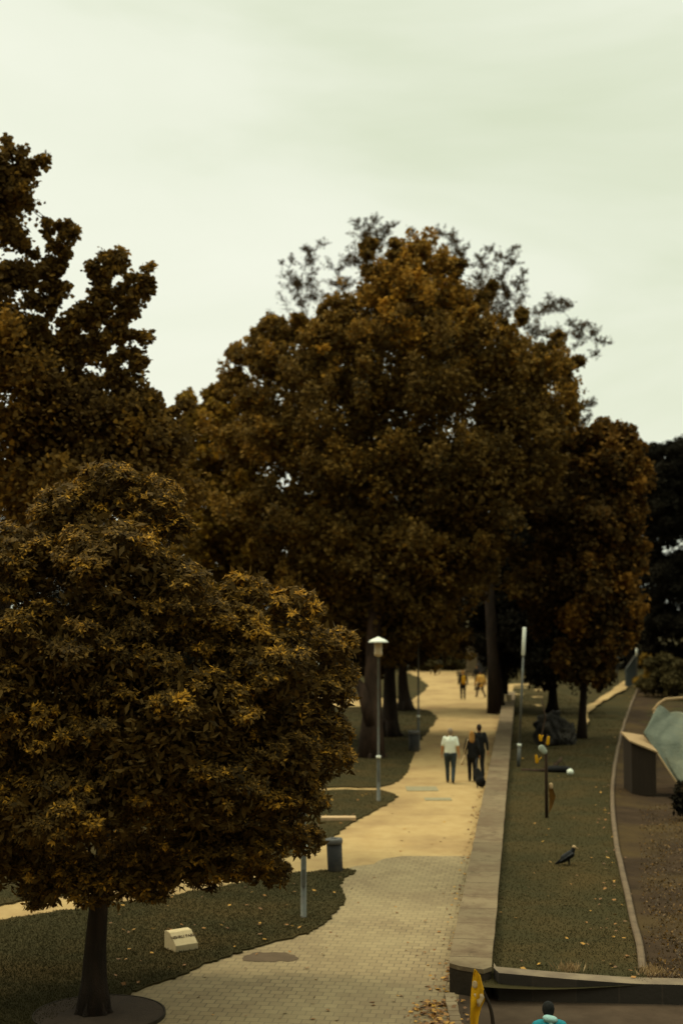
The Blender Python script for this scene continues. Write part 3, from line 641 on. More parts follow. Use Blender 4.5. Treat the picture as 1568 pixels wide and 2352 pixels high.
# ---------------------------------------------------------------- grass and fallen leaves
def blades(name, poly_list, zf, n, seed, h=.06, label=None, boxes=None, w=.35, keepf=None):
    rg = np.random.default_rng(seed); Pn = []
    for poly, (x0, x1, y0, y1), k in poly_list:
        u = rg.random(k*3); Y = 1/(1/y0+(1/y1-1/y0)*u); X = rg.uniform(x0, x1, k*3)
        s = inside(poly, X, Y); X, Y = X[s][:k], Y[s][:k]
        vis = np.abs(X) < Y*.27+1.0; X, Y = X[vis], Y[vis]
        Pn.append(np.stack([X, Y, np.array([zf(a, b) for a, b in zip(X, Y)])], 1))
    pos = np.vstack(Pn); m = len(pos)
    nr = unit(np.stack([rg.normal(size=m)*.6, rg.normal(size=m)-.6, rg.uniform(.2, .9, m)], 1))
    tip = unit(np.stack([rg.normal(size=m)*.5, rg.normal(size=m)*.5, np.full(m, 1.)], 1)); nr = unit(nr - tip*(nr*tip).sum(1)[:, None])
    big = .35*np.sin(pos[:, 0]*1.3+pos[:, 1]*.4)*np.sin(pos[:, 1]*.9-pos[:, 0]*.7)
    tv = .42 + big*.5 + rg.normal(0, .12, m)
    o = leaf_mesh(name, pos, tip, nr, h*rg.uniform(.5, 1.4, m)*np.maximum(1, pos[:, 1]/40), tv, M['blade'], width=w, fold=.05); o['kind'] = 'stuff'; 
    if label: o['label'] = label
    return o
def offs(L): return L
blades('grass', [(L1, (-8, 2, 19, 33), 90000), (L2, (-9, 4, 27, 46), 45000), (L3, (-9, 6, 40, 85), 30000)], lambda x, y: .03, 9, 1, .028, 'short dull grass growing on the lawns left of the path')
kpoly = [Vector((wall_r(Y)+.05, Y, 0)) for Y in YR] + [Vector((edge_at(KP, Y)-.05, Y, 0)) for Y in YR[::-1]]
blades('grass', [(kpoly, (1, 14, 20.9, 90), 70000)], hump, 9, 2, .026, 'short dry grass growing on the raised turf strip')
def leaves_on(name, spots, seed, size, label):
    rg = np.random.default_rng(seed); pos = []
    for fn, k in spots: pos += [fn(rg) for _ in range(k)]
    pos = np.array([p for p in pos if p is not None]); m = len(pos)
    nr = unit(np.stack([rg.normal(size=m)*.25, rg.normal(size=m)*.25, np.ones(m)], 1)); tip = rg.normal(size=(m, 3)); tip = unit(tip - nr*(tip*nr).sum(1)[:, None])
    o = leaf_mesh(name, pos, tip, nr, size*rg.uniform(.6, 1.4, m), rg.uniform(0, 1, m)**1.3, M['fallen'], width=.8, fold=.05); o['kind'] = 'stuff'; o['label'] = label
    return o
def rnd_px(x0, x1, y0, y1, z=.04, gr=False):
    def f(rg):
        x, y = rg.uniform(x0, x1), rg.uniform(y0, y1)
        p = GR(x, y) if gr else G(x, y); return (p.x, p.y, hump(p.x, p.y)+.03 if gr else z)
    return f
def along_wall(rg):
    s = rg.random()**1.3*45; q = WA+WD*s-WN*abs(rg.normal(0, .16)+.03); return (q.x, q.y, .012)
def along_kerb(rg):
    p = KP[int(rg.integers(0, len(KP)))]; return (p.x-abs(rg.normal(0, .25))-.1, p.y+rg.uniform(-.5, .5), hump(p.x, p.y)+.04)
def heap(rg):
    x = WA.x-.28+rg.normal(0, .16); y = WA.y-.5-rg.random()*2.2; return (x, y, .01+rg.random()*.05)
def lawnleaf(px):
    def f(rg):
        for _ in range(20):
            x, y = rg.uniform(*px[:2]), rg.uniform(*px[2:]); p = G(x, y)
            for L in (L1, L2, L3):
                if inside(L, np.array([p.x]), np.array([p.y]))[0]: return (p.x, p.y, .07)
        return None
    return f
leaves_on('fallen_leaves', [(along_wall, 420), (heap, 420), (lawnleaf((250, 820, 1990, 2300)), 80), (lawnleaf((700, 950, 1650, 1960)), 50), (rnd_px(880, 1080, 1620, 1960, .004), 60), (rnd_px(400, 1030, 2000, 2352, .012), 60),
                            (rnd_px(1150, 1450, 1700, 2230, 0, True), 60), (along_kerb, 130)], 5, .075, 'scattered orange fallen leaves on the lawns and along the foot of the wall')
def earthleaf(rg):
    x, y = rg.uniform(1470, 1600), rg.uniform(1850, 2260); p = GR(x, y); return (p.x, p.y, hump(p.x, p.y)-.03)
# tussocks on the bare earth and the wall foot
def tuft(p, n, h, spread, mat, label, seed):
    rg = np.random.default_rng(seed); pos = np.stack([rg.normal(0, spread, n), rg.normal(0, spread*.7, n), np.zeros(n)], 1)
    nr = unit(rg.normal(size=(n, 3))); tip = unit(np.stack([rg.normal(size=n)*.5, rg.normal(size=n)*.5, np.ones(n)], 1)); nr = unit(nr-tip*(nr*tip).sum(1)[:, None])
    o = leaf_mesh('grass_tuft', pos, tip, nr, h*rg.uniform(.4, 1.2, n), rg.uniform(.4, 1, n), mat, width=.10, fold=.02); o.location = p
    return meta(o, label, 'plant')
M['dry'] = foliage('dry_grass', (.16, .10, .04), (.26, .17, .075), (.40, .27, .12), .2)
p = GR(1312, 2240); tuft(p+Vector((0, .1, .02)), 150, .16, .12, M['dry'], 'pale dry tuft of grass on top of the low block wall', 1)
p = GR(1500, 2248); tuft(p+Vector((0, .1, .02)), 160, .16, .12, M['dry'], 'smaller dry tuft of grass where the kerb meets the block wall', 2)
rg0 = np.random.default_rng(77)
pts = [earthleaf(rg0) for _ in range(5200)]; wgt = np.array([.5+.5*math.sin(p[0]*2.2+p[1]*.9)*math.sin(p[1]*1.4) for p in pts]); pts = np.array(pts)[rg0.random(len(pts)) < wgt]
m_ = len(pts); nr = unit(rg0.normal(size=(m_, 3))+np.array([0, -.5, .6])); tip = unit(np.stack([rg0.normal(size=m_), rg0.normal(size=m_), np.ones(m_)*.7], 1)); nr = unit(nr-tip*(nr*tip).sum(1)[:, None])
M['weed'] = foliage('earth_weeds', (.045, .028, .010), (.10, .055, .012), (.22, .11, .016), .2)
o = leaf_mesh('weeds', pts, tip, nr, .055*rg0.uniform(.5, 1.3, m_), rg0.uniform(0, 1, m_)**1.6, M['weed'], width=.5, fold=.05); o['kind'] = 'stuff'; o['label'] = 'low yellowing weeds growing over the bare brown earth at the right'

# ---------------------------------------------------------------- street furniture
def lamp_post(p, label, lean=0):
    r = root('street_lamp', p, label, 'street lamp', 'round capped park lamps')
    mb = MB(); mb.lathe((0, 0, 0), [(.10, -.05), (.10, .02), (.055, .03), (.050, 1.25), (.045, 1.30), (.037, 1.31), (.034, 4.22), (.05, 4.24)], 16); po = mb.build('pole', M['galv'], r, True)
    mb = MB(); mb.lathe((0, 0, 0), [(.066, 1.27), (.070, 1.28), (.070, 1.33), (.055, 1.345)], 16); mb.build('collar', M['lampwhite'], po, True)
    mb = MB(); mb.lathe((0, 0, 0), [(.05, 4.24), (.115, 4.27), (.125, 4.36), (.115, 4.40), (.118, 4.66)], 20); mb.build('lamp_glass', M['lampglass'], r, True)
    mb = MB(); mb.lathe((0, 0, 0), [(.0, 4.655), (.29, 4.66), (.305, 4.672), (.24, 4.73), (.14, 4.78), (.07, 4.80), (.06, 4.825), (0, 4.83)], 28); mb.build('lamp_shade', M['lampwhite'], r, True)
    mb = MB(); mb.box((0, -.06, .75), (.07, .012, .32)); mb.build('access_door', M['galv'], po)
    return r
lamp_post(G(869, 1843), 'park lamp with a pale round cap standing clear on the lawn beside the path')
lamp_post(G(697, 2112), 'nearest park lamp, its upper part hidden behind the crown of the near tree')
lamp_post(G(961, 1722), 'farthest park lamp, dark against the path beside the farther bin')
# tubular lamp
p = GR(1190, 1763)
r = root('tube_lamp', p, 'thin grey post behind the wall topped by a white upright tube light', 'street lamp')
top = P(1204, 1442, p.y) - p; top.y = 0
def at(t): return Vector((top.x*t, 0, top.z*t))
mb = MB(); mb.tube([Vector((0, 0, -.1)), at(.15)], [.062, .058], 14); mb.tube([at(.15), at(.8)], [.046, .038], 14); mb.build('pole', M['galv'], r, True)
mb = MB(); mb.tube([at(.145), at(.165)], [.07, .07], 14); mb.build('collar', M['lampwhite'], r, True)
mb = MB(); mb.tube([at(.795), at(.80), at(.995), at(1.0)], [.04, .064, .064, .04], 16); mb.build('lamp_tube', M['lampwhite'], r, True)

def litter_bin(p, label, h=.74, rr=.205, tilt=0, faded=True):
    r = root('litter_bin', p, label, 'litter bin'); r.rotation_euler = (0, tilt, 0)
    mb = MB(); mb.lathe((0, 0, 0), [(rr*.93, 0), (rr*.97, .03), (rr*1.0, h*.9), (rr*.9, h*.9), (rr*.85, .1), (0, .1)], 32); mb.build('bin_body', M['bin'], r, True)
    mb = MB(); mb.lathe((0, 0, 0), [(rr*1.02, h*.84), (rr*1.10, h*.85), (rr*1.12, h*.97), (rr*1.06, h), (rr*.5, h*1.005), (rr*.47, h*.96), (rr*.44, h*.86)], 32); mb.build('rim', M['binlid'], r, True)
    return r
litter_bin(G(770, 2005)+Vector((0, 0, 0)), 'tall dark litter bin with an open round top at the corner of the near lawn', .72, .168, -.045)
litter_bin(G(951, 1727), 'darker and farther litter bin beside the far park lamp', .8, .21)

# inscribed marker stone
p = G(404, 2194)+Vector((0, 0, 0))
r = root('marker_stone', p, 'small cream marker stone with a sloping lettered face on the near lawn', 'marker stone', rz=math.radians(36))
Wd, Dp = .42, .40
prof = [(0, -.04), (0, .13), (.22, .31), (.33, .325), (Dp, .31), (Dp, -.04)]   # (depth, height)
vs = [(0, y, z) for y, z in prof] + [(Wd, y, z) for y, z in prof]; n = len(prof)
fs = [tuple(range(n)), tuple(range(2*n-1, n-1, -1))] + [(i, n+i, n+(i+1) % n, (i+1) % n) for i in range(n)]
bm = bmesh.new(); bv = [bm.verts.new(v) for v in vs]; [bm.faces.new([bv[i] for i in f]) for f in fs]; bmesh.ops.recalc_face_normals(bm, faces=bm.faces)
me = bpy.data.meshes.new('stone_block'); bm.to_mesh(me); bm.free(); me.materials.append(M['cream']); so = link(bpy.data.objects.new('stone_block', me), r)
b = so.modifiers.new('edge', 'BEVEL'); b.width = .01; b.segments = 2
cu = bpy.data.curves.new('lettering', 'FONT'); cu.body = 'NEHRU PARK'; cu.size = .078; cu.extrude = .002; cu.align_x = 'CENTER'; cu.align_y = 'CENTER'; cu.offset = .0015
cu.materials.append(M['ink']); t = link(bpy.data.objects.new('lettering', cu), r)
bpy.context.view_layer.update()
lm = bpy.data.meshes.new_from_object(t.evaluated_get(bpy.context.evaluated_depsgraph_get())); bpy.data.objects.remove(t)
lm.materials.clear(); lm.materials.append(M['ink']); t = link(bpy.data.objects.new('lettering', lm), r)
t.location = (Wd/2, .128, .239); t.rotation_euler = (math.atan2(.18, .22), 0, 0)

# small things by the far part of the wall
p = WA+WD*57+WN*.30; mb = MB(); mb.box((0, 0, .17), (.34, .30, .34), .1); mb.box((0, 0, .355), (.37, .33, .03), .1)
o = mb.build('cream_box', M['cream'], bevel=.015); o.location = (p.x, p.y, .425); meta(o, 'small cream box standing on the wall by the black trunk', 'box')
p = G(1124, 1580); mb = MB(); mb.box((0, 0, 1.0), (.55, .4, 2.0)); mb.box((0, 0, 2.03), (.6, .45, .06)); mb.box((0, -.205, 1.1), (.45, .012, 1.5))
o = mb.build('utility_cabinet', M['darkmetal'], bevel=.01); o.location = p+Vector((0, 5, 0)); meta(o, 'tall grey utility cabinet at the far right of the path', 'cabinet')
# stone pedestal with a bowl and the dark bench before it
p = G(1086, 1548)
r = root('stone_pedestal', p+Vector((0, 1, 0)), 'beige stone pedestal with a wide flat top at the end of the path', 'pedestal')
mb = MB(); mb.box((0, 0, .15), (1.1, 1.1, .3)); mb.box((0, 0, 1.6), (.85, .85, 2.6), taper=.85); mb.build('shaft', M['olive'], r, bevel=.02)
mb = MB(); mb.lathe((0, 0, 0), [(.4, 2.9), (.55, 3.0), (1.15, 3.25), (1.2, 3.45), (1.0, 3.47), (.2, 3.3)], 28); mb.build('bowl', M['slab'], r, True)
def bench(p, w, label, rz=0):
    r = root('park_bench', p, label, 'bench', rz=rz)
    mb = MB(); [mb.box((0, -.18+k*.12, .45), (w, .10, .035)) for k in range(4)]; mb.build('seat', M['crate'], r)
    mb = MB(); [mb.box((0, .27+k*.02, .60+k*.13), (w, .03, .10)) for k in range(3)]; mb.build('backrest', M['crate'], r)
    for s in (-1, 1):
        mb = MB(); mb.box((s*w*.4, -.15, .215), (.05, .05, .43)); mb.box((s*w*.4, .25, .45), (.05, .05, .9)); mb.box((s*w*.4, .05, .40), (.05, .4, .05)); mb.build('leg', M['darkmetal'], r)
bench(G(1086, 1574), 2.3, 'dark wooden bench in front of the beige pedestal')
# blue grey gate panel and pale posts at the far right
p = GR(1436, 1582)
r = root('ramp_panel', p, 'blue grey sloping ramp panel with a pale handrail beside the far kerb end', 'ramp')
mb = MB(); vs = [(0, 0, 0), (.9, .9, .35), (.9, .9, 2.2), (0, 0, 1.25), (.06, -.06, 0), (.96, .84, .35), (.96, .84, 2.2), (.06, -.06, 1.25)]
mb.add(vs, [(0, 1, 2, 3), (7, 6, 5, 4), (0, 4, 5, 1), (1, 5, 6, 2), (2, 6, 7, 3), (3, 7, 4, 0)]); mb.build('side_panel', M['steelblue'], r)
mb = MB(); mb.tube([(.03, -.03, 1.30), (.93, .87, 2.26)], .045, 8); mb.build('handrail', M['galv'], r)
for q in (.0, .93): mb = MB(); mb.tube([(q, q, -.1+q*.3), (q, q, 1.3+q*1.06)], .03, 6); mb.build('rail_post', M['galv'], r)
p = GR(1463, 1584); r = root('pale_post', p, 'thin pale post at the far end of the kerb in front of the olive bush', 'post')
mb = MB(); mb.tube([(0, 0, -.1), (0, 0, 2.3), (.01, 0, 2.7)], [.05, .05, .045], 10); mb.build('shaft', M['galv'], r, True)
mb = MB(); mb.tube([(0, 0, 2.25), (.01, 0, 2.72), (.01, 0, 2.76)], [.09, .09, .04], 10); mb.build('top_cap', M['lampwhite'], r, True)
p = GR(1443, 1576)+Vector((0, 4, 0)); r = root('sign_post', p, 'dark post with a narrow blue grey board behind the ramp panel', 'sign')
mb = MB(); mb.tube([(0, 0, -.1), (0, 0, 3.1)], .05, 8); mb.build('shaft', M['darkmetal'], r)
mb = MB(); mb.box((0, -.07, 2.4), (.42, .04, 1.3)); mb.build('board', M['steelblue'], r, bevel=.01)

# stake with disc and ribbons on the turf
p = GR(1255, 1881)
r = root('ribbon_stake', p, 'thin brown stake on the turf strip with a pale disc and yellow ribbons', 'stake')
mb = MB(); mb.tube([(0, 0, -.1), (.0, 0, 1.5), (-.02, 0, 1.85), (.05, 0, 2.15)], [.045, .04, .032, .02], 8); mb.tube([(-.02, 0, 1.8), (-.10, .03, 2.15), (.0, .03, 2.6), (-.10, .0, 3.1)], [.025, .022, .018, .012], 7); mb.build('stake', M['brown'], r, True)
mb = MB(); mb.cap((-.12, -.05, 1.80), (-.05, -.06, 1.72), .09, .075, 1, .35); mb.build('disc', mottled('pale_blue_disc', (.24, .29, .22), (.36, .36, .26), 5, .5, .1), r, True)
for a, b in (((-.16, -.03, 2.12), (-.14, -.03, 2.02)), ((.06, -.04, 2.08), (.04, -.04, 1.92)), ((-.26, -.03, 1.60), (-.24, -.03, 1.45))):
    mb = MB(); mb.cap(a, b, .034, .046, 1, .5); mb.tube([(b[0], b[1], b[2]), (b[0]*.5, 0, b[2]+.12)], .012, 5); mb.build('ribbon', M['yellow'], r, True)
mb = MB(); mb.cap((.11, -.03, .86), (.12, -.03, .80), .055, .05, 1, .6); mb.build('knot', M['slab'], r, True)
mb = MB(); mb.add([(.05, -.02, .84), (.15, -.05, .80), (.24, .0, .55), (.16, .03, .30), (.06, -.01, .12), (.08, .02, .5)], [(0, 1, 2, 5), (5, 2, 3, 4)]); mb.build('tail', mottled('amber_cloth', (.16, .075, .012), (.11, .05, .01), 6, .9, .3), r)
# ball and bag
p = GR(1309, 1783); mb = MB(); mb.lathe((0, 0, .11), [(.11*math.cos(a), .11*math.sin(a)) for a in np.linspace(-1.57, 1.57, 15)], 20)
o = mb.build('ball', M['white'], smooth=True); o.location = p; meta(o, 'small white ball lying on the turf strip', 'ball')
p = GR(1284, 1777); r = root('dark_bag', p, 'dark soft bag lying on the turf to the left of the white ball', 'bag')
mb = MB(); mb.cap((-.28, 0, .12), (.28, .05, .12), .15, .13, 1, .8); mb.build('bag_body', M['black'], r, remesh=.02)
mb = MB(); mb.tube([(-.2, 0, .25), (-.12, 0, .36), (.12, .03, .36), (.2, .04, .24)], .014, 6); mb.build('strap', M['brown'], r)
p = GR(1262, 1776); mb = MB(); mb.tube([(-.9, .25, .05), (-.4, -.1, .06), (0, 0, .10), (.25, .2, .22), (.45, .3, .45)], [.05, .06, .065, .055, .035], 8)
o = mb.build('fallen_branch', M['bark_pale'], smooth=True); o.location = p; meta(o, 'pale bent branch lying at the foot of the ribbon stake', 'branch')
# rocks
for x, y, s, lb, sd in ((1284, 1712, .8, 'big dark grey boulder left of the slender trunk', 1), (1308, 1710, .5, 'smaller grey boulder touching the slender trunk', 2), (1268, 1690, .7, 'rear dark boulder half behind the big one', 3)):
    p = GR(x, y); bm = bmesh.new(); bmesh.ops.create_icosphere(bm, subdivisions=4, radius=s)
    rr = np.random.default_rng(sd); ks = rr.normal(size=(9, 3))*1.5/s; ph = rr.uniform(0, 6, 9)
    for v in bm.verts:
        d = sum(math.sin(float(np.dot(ks[i], v.co))*(1+.5*i)+ph[i]) for i in range(9))/9
        v.co *= .85+.8*d; v.co.z = max(-.3, v.co.z*1.15)
    me = bpy.data.meshes.new('boulder'); bm.to_mesh(me); bm.free(); me.materials.append(M['rock'])
    o = link(bpy.data.objects.new('boulder', me)); o.location = p+Vector((0, .5, s*.35)); meta(o, lb, 'boulder')
# bird
p = GR(1303, 1993)
r = root('bird', p, 'black bird with a pale head standing on the turf strip', 'bird'); r.scale = (1.12, 1.12, 1.12)
mb = MB()
mb.cap((-.06, 0, .16), (.06, -.01, .24), .075, .075, 1, .9); mb.cap((.06, -.01, .24), (.11, -.02, .33), .055, .040); mb.cap((.115, -.02, .355), (.125, -.022, .36), .040, .036)
mb.cap((-.08, 0, .13), (-.22, .02, .055), .05, .018, 1.2, .5)
mb.cap((.02, .02, .14), (.02, .02, .015), .014, .008, n=8); mb.cap((.03, -.04, .14), (.035, -.04, .015), .014, .008, n=8)
for s in (.02, -.04):
    for a in (-.5, 0, .5): mb.cap((.03, s, .012), (.03+.045*math.cos(a), s+.045*math.sin(a), .008), .008, .005, n=6)
mb.build('body', M['feather'], r, remesh=.007)
mb = MB(); mb.cap((.12, -.03, .375), (.13, -.035, .372), .036, .030); mb.build('face_patch', M['slab'], r, True)
mb = MB(); mb.cap((.15, -.035, .36), (.195, -.045, .35), .014, .004, n=8); mb.build('beak', M['slab'], r, True)
for s in (1, -1):
    mb = MB(); mb.cap((.06, s*.07, .25), (-.14, s*.05, .12), .05, .016, .35 if s else 1, 1); mb.build('wing', M['feather'], r, True)

# ---------------------------------------------------------------- tarpaulin shelter and dark chest at the right
r = root('shelter', Vector((9.6, 42.5, hump(9.6, 42.5))), 'pale teal tarpaulin stretched on a tan frame over the earth at the right edge', 'shelter')
Yc = 42.5; o0 = r.location
ctrl = [[P(1512, 1622, 43.6), P(1540, 1638, 43.8), P(1575, 1640, 44.0), P(1660, 1640, 44)],
        [P(1498, 1645, 42.9), P(1530, 1665, 42.9), P(1575, 1670, 43.0), P(1670, 1670, 43)],
        [P(1477, 1684, 42.0), P(1515, 1700, 41.9), P(1575, 1715, 41.9), P(1690, 1715, 42)],
        [P(1509, 1732, 41.5), P(1532, 1745, 41.4), P(1590, 1765, 41.3), P(1700, 1765, 41.4)],
        [P(1554, 1800, 41.0), P(1565, 1798, 40.9), P(1600, 1800, 40.9), P(1700, 1805, 41)]]
def bez(row, t):
    t *= len(row)-1; i = min(int(t), len(row)-2); f = t-i; f = f*f*(3-2*f)*.5+f*.5; return row[i].lerp(row[i+1], f)
nu, nv = 18, 24; vs = []
for j in range(nv+1):
    v = j/nv
    for i in range(nu+1):
        colp = [bez(rw, i/nu) for rw in ctrl]; q = bez(colp, v); q = q + Vector((0, .05*math.sin(i*1.3+j*.5), .03*math.sin(i*.9)*math.cos(j*.6)))
        vs.append(q-o0)
fs = [(j*(nu+1)+i, j*(nu+1)+i+1, (j+1)*(nu+1)+i+1, (j+1)*(nu+1)+i) for j in range(nv) for i in range(nu)]
t = obj('tarpaulin', vs, fs, M['tarp'], r, True); sl = t.modifiers.new('cloth', 'SOLIDIFY'); sl.thickness = .02
mb = MB(); mb.tube([P(1500, 1634, 43.6)-o0, P(1513, 1618, 43.7)-o0, P(1528, 1608, 43.8)-o0, P(1568, 1605, 43.9)-o0, P(1680, 1606, 44)-o0], .055, 8)
mb.build('ridge_pole', M['cratetop'], r, True)
for a_, b_ in ((P(1503, 1628, 43.6), P(1503, 1810, 43.6)), (P(1660, 1606, 44), P(1660, 1815, 44))):
    mb = MB(); mb.tube([a_-o0, b_-o0], .05, 8); mb.build('frame_post', M['cratetop'], r, True)
mb = MB(); mb.tube([P(1509, 1732, 41.45)-o0, P(1554, 1800, 40.95)-o0, P(1572, 1830, 40.8)-o0], .03, 8); mb.build('hem_pole', M['cratetop'], r, True)
# chest
a = P(1451, 1815, 41.6); b = P(1507, 1818, 41.2); w = b.x-a.x; zt0 = P(1451, 1706, 41.6).z; zt1 = P(1507, 1732, 41.2).z; zb = hump(a.x, a.y)-.1
r = root('timber_chest', Vector((a.x, 41.4, zb+.1)), 'dark timber chest with a pale sloping lid beside the tarpaulin', 'chest')
o0 = r.location
A = [Vector((a.x, 41.6, 0)), Vector((b.x, 41.2, 0)), Vector((b.x-.1, 42.6, 0)), Vector((a.x+.02, 42.9, 0))]; zz = [zt0, zt1, P(1492, 1694, 42.6).z, P(1454, 1686, 42.9).z]
vs = [Vector((q.x, q.y, zb))-o0 for q in A] + [Vector((q.x, q.y, h))-o0 for q, h in zip(A, zz)]
o = obj('chest_body', vs, [(3, 2, 1, 0), (4, 5, 6, 7), (0, 1, 5, 4), (1, 2, 6, 5), (2, 3, 7, 6), (3, 0, 4, 7)], M['crate'], r)
vs = []
for lift in (.004, .05):
    for q, h, ex in zip(A, zz, ((-.06, -.06), (.05, -.06), (.05, .06), (-.06, .06))): vs.append(Vector((q.x+ex[0], q.y+ex[1], h+lift))-o0)
o = obj('lid', vs, [(3, 2, 1, 0), (4, 5, 6, 7), (0, 1, 5, 4), (1, 2, 6, 5), (2, 3, 7, 6), (3, 0, 4, 7)], M['cratetop'], r)
bush(1590, 1875, 60, 70, 0, M['leaf_dark'], 'low black shrub under the lower corner of the tarpaulin', 46, .12, 3500)

# ---------------------------------------------------------------- people
def hand(mb, w, d, s):
    """palm, four unequal bent fingers and a side thumb; w wrist, d pointing direction, s side sign"""
    w = Vector(w); d = Vector(d).normalized(); f = Vector((0, 1, 0)); f = (f-d*f.dot(d)).normalized(); o = d.cross(f)*s
    palm = w+d*.045; mb.cap(w, palm+d*.035, .026, .030, .6, 1.25, 10)
    for k, (off, L) in enumerate(((-.03, .062), (-.010, .074), (.010, .070), (.029, .055))):
        b0 = palm+d*.045+f*off; b1 = b0+d*L*.55+o*-.008; b2 = b1+d*L*.4+o*-.022
        mb.cap(b0, b1, .0095, .0088, n=8); mb.cap(b1, b2, .0088, .0075, n=8)
    t0 = w+d*.03+f*.025; t1 = t0+d*.032+f*.028; t2 = t1+d*.028+f*.006
    mb.cap(t0, t1, .012, .0105, n=8); mb.cap(t1, t2, .0105, .008, n=8)
def person(p, label, H=1.75, heading=0, top='black', legs='black', hair='darkhair', long_hair=False, sleeve='long', step=.16, arm=(.06, -.04), stout=1.0, skirt=False, lean=0, armbend=0, shoes='black', group=None):
    r = root('person', p, label, 'person', group, heading); s = H/1.75; r.scale = (s, s, s); r.rotation_euler = (lean, 0, heading)
    hipz, knz, shz = .90, .49, 1.43; hw = .095*stout; sw = .168*stout
    hips = [(-hw, 0, hipz), (hw, 0, hipz)]; st = step
    knee = [(-hw*1.02, st*.75+.02, knz), (hw*1.0, -st*.10+.03, knz)]; ank = [(-hw*.95, st*1.05, .085), (hw*.92, -st*1.15, .11)]
    sh = [(-sw, 0, shz), (sw, 0, shz)]
    elb = [(-sw-.075, -.03+arm[0], 1.15), (sw+.075, -.03+arm[1], 1.15)]; wr = [(-sw-.10, arm[0]*2.2+.04+armbend, .91+armbend*.6), (sw+.10, arm[1]*2.2+.04+armbend, .91+armbend*.6)]
    hc = Vector((0, .02, 1.625))
    mb = MB()   # the body, one continuous surface
    mb.cap(hc+Vector((0, .0, -.01)), hc+Vector((0, -.005, .035)), .080, .086, .92, 1.12); mb.cap(hc+Vector((0, .035, -.06)), hc+Vector((0, .05, -.075)), .05, .045)
    mb.cap(hc+Vector((0, .098, -.02)), hc+Vector((0, .112, -.032)), .013, .015, n=8)
    for q in (-1, 1):
        mb.cap(hc+Vector((q*.080, -.01, -.015)), hc+Vector((q*.086, -.018, .02)), .014, .018, .6, 1, 8); mb.cap(hc+Vector((q*.030, .086, .012)), hc+Vector((q*.034, .084, .012)), .014, .014, n=8)
    mb.cap(hc+Vector((-.018, .094, -.058)), hc+Vector((.018, .094, -.058)), .008, .008, n=8)
    mb.cap((0, -.01, 1.44), hc+Vector((0, -.01, -.06)), .062, .052)
    mb.cap((0, 0, .96), (0, -.01, 1.2), .12*stout, .115*stout, 1.15, .82); mb.cap((0, -.01, 1.2), (0, 0, 1.34), .12*stout, .125*stout, 1.3, .8); mb.cap((-sw*.8, 0, 1.41), (sw*.8, 0, 1.41), .06, .06)
    for i in (0, 1):
        mb.cap(sh[i], elb[i], .052*stout, .040); mb.cap(elb[i], wr[i], .040, .026); hand(mb, wr[i], Vector(wr[i])-Vector(elb[i]), (-1, 1)[i])
        mb.cap(hips[i], knee[i], .088*stout, .056); mb.cap(knee[i], ank[i], .056, .036); mb.cap(ank[i], (ank[i][0], ank[i][1]+.12, .045), .042, .035)
    mb.build('body', M['skin'], r, remesh=.0105)
    mb = MB()   # trousers
    mb.cap((-.05, 0, .93), (.05, 0, .93), .125*stout, .125*stout, 1, .95)
    for i in (0, 1): mb.cap(hips[i], knee[i], .108*stout, .074); mb.cap(knee[i], (ank[i][0], ank[i][1], ank[i][2]+.015), .074, .060, 1, 1.05)
    mb.build('trousers', M[legs], r, remesh=.014)
    mb = MB()   # top
    zb_ = .90 if not skirt else .78
    mb.cap((0, 0, zb_+.08), (0, -.01, 1.2), .145*stout, .135*stout, 1.22, .85); mb.cap((0, -.01, 1.15), (0, 0, 1.33), .135*stout, .145*stout, 1.32, .82); mb.cap((-sw*.85, 0, 1.405), (sw*.85, 0, 1.405), .070, .070, 1, 1)
    mb.cap((0, -.01, 1.44), (0, -.005, 1.475), .085, .066)
    for i in (0, 1):
        if sleeve == 'short': mb.cap(sh[i], Vector(sh[i]).lerp(Vector(elb[i]), .72), .066, .062)
        else: mb.cap(sh[i], elb[i], .074, .060); mb.cap(elb[i], Vector(elb[i]).lerp(Vector(wr[i]), .9), .060, .045)
    mb.build('shirt' if sleeve == 'short' else 'jacket', M[top], r, remesh=.013)
    mb = MB(); mb.cap(hc+Vector((0, -.020, .012)), hc+Vector((0, -.018, .052)), .088, .088, .95, 1.12)
    if long_hair: mb.cap(hc+Vector((0, -.05, 0)), hc+Vector((0, -.085, -.20)), .082, .085, 1.15, .7); mb.cap(hc+Vector((.0, -.085, -.18)), hc+Vector((.01, -.10, -.27)), .08, .05, 1.2, .55)
    else: mb.cap(hc+Vector((0, -.045, -.02)), hc+Vector((0, -.05, -.05)), .065, .055)
    mb.build('hair', M[hair], r, remesh=.012)
    for i in (0, 1):
        mb = MB(); mb.cap((ank[i][0], ank[i][1]-.03, ank[i][2]-.035), (ank[i][0], ank[i][1]+.15, .042), .048, .040, 1, 1); mb.build('shoe', M[shoes], r, True)
    return r
HD = -YAW
person(G(1034, 1800), 'man in a white t-shirt and blue jeans walking away along the path', 1.76, HD, 'tee', 'jeans', 'greyhair', sleeve='short', step=.17, arm=(.05, -.03), stout=1.06)
pp_ = G(1084, 1797)
pr = person(pp_, 'blond person in black walking away with a pale bag at the left side', 1.64, HD, 'black', 'black', 'blond', True, step=.12, arm=(.02, -.03), stout=.95, skirt=True, armbend=.02)
r = root('shoulder_bag', pp_+Vector((-.30, -.02, .62)), 'long pale canvas bag hanging at the hip of the blond person', 'bag', rz=HD)
mb = MB(); mb.cap((-.02, 0, 0), (.05, 0, .20), .085, .055, .55, 1.3); mb.build('bag_body', M['canvas'], r, remesh=.012)
mb = MB(); mb.tube([(.03, .04, .22), (.10, .03, .52), (.16, 0, .76), (.15, -.11, .72), (.08, -.08, .45), (.04, -.03, .22)], .012, 6); mb.build('strap', M['canvas'], r)
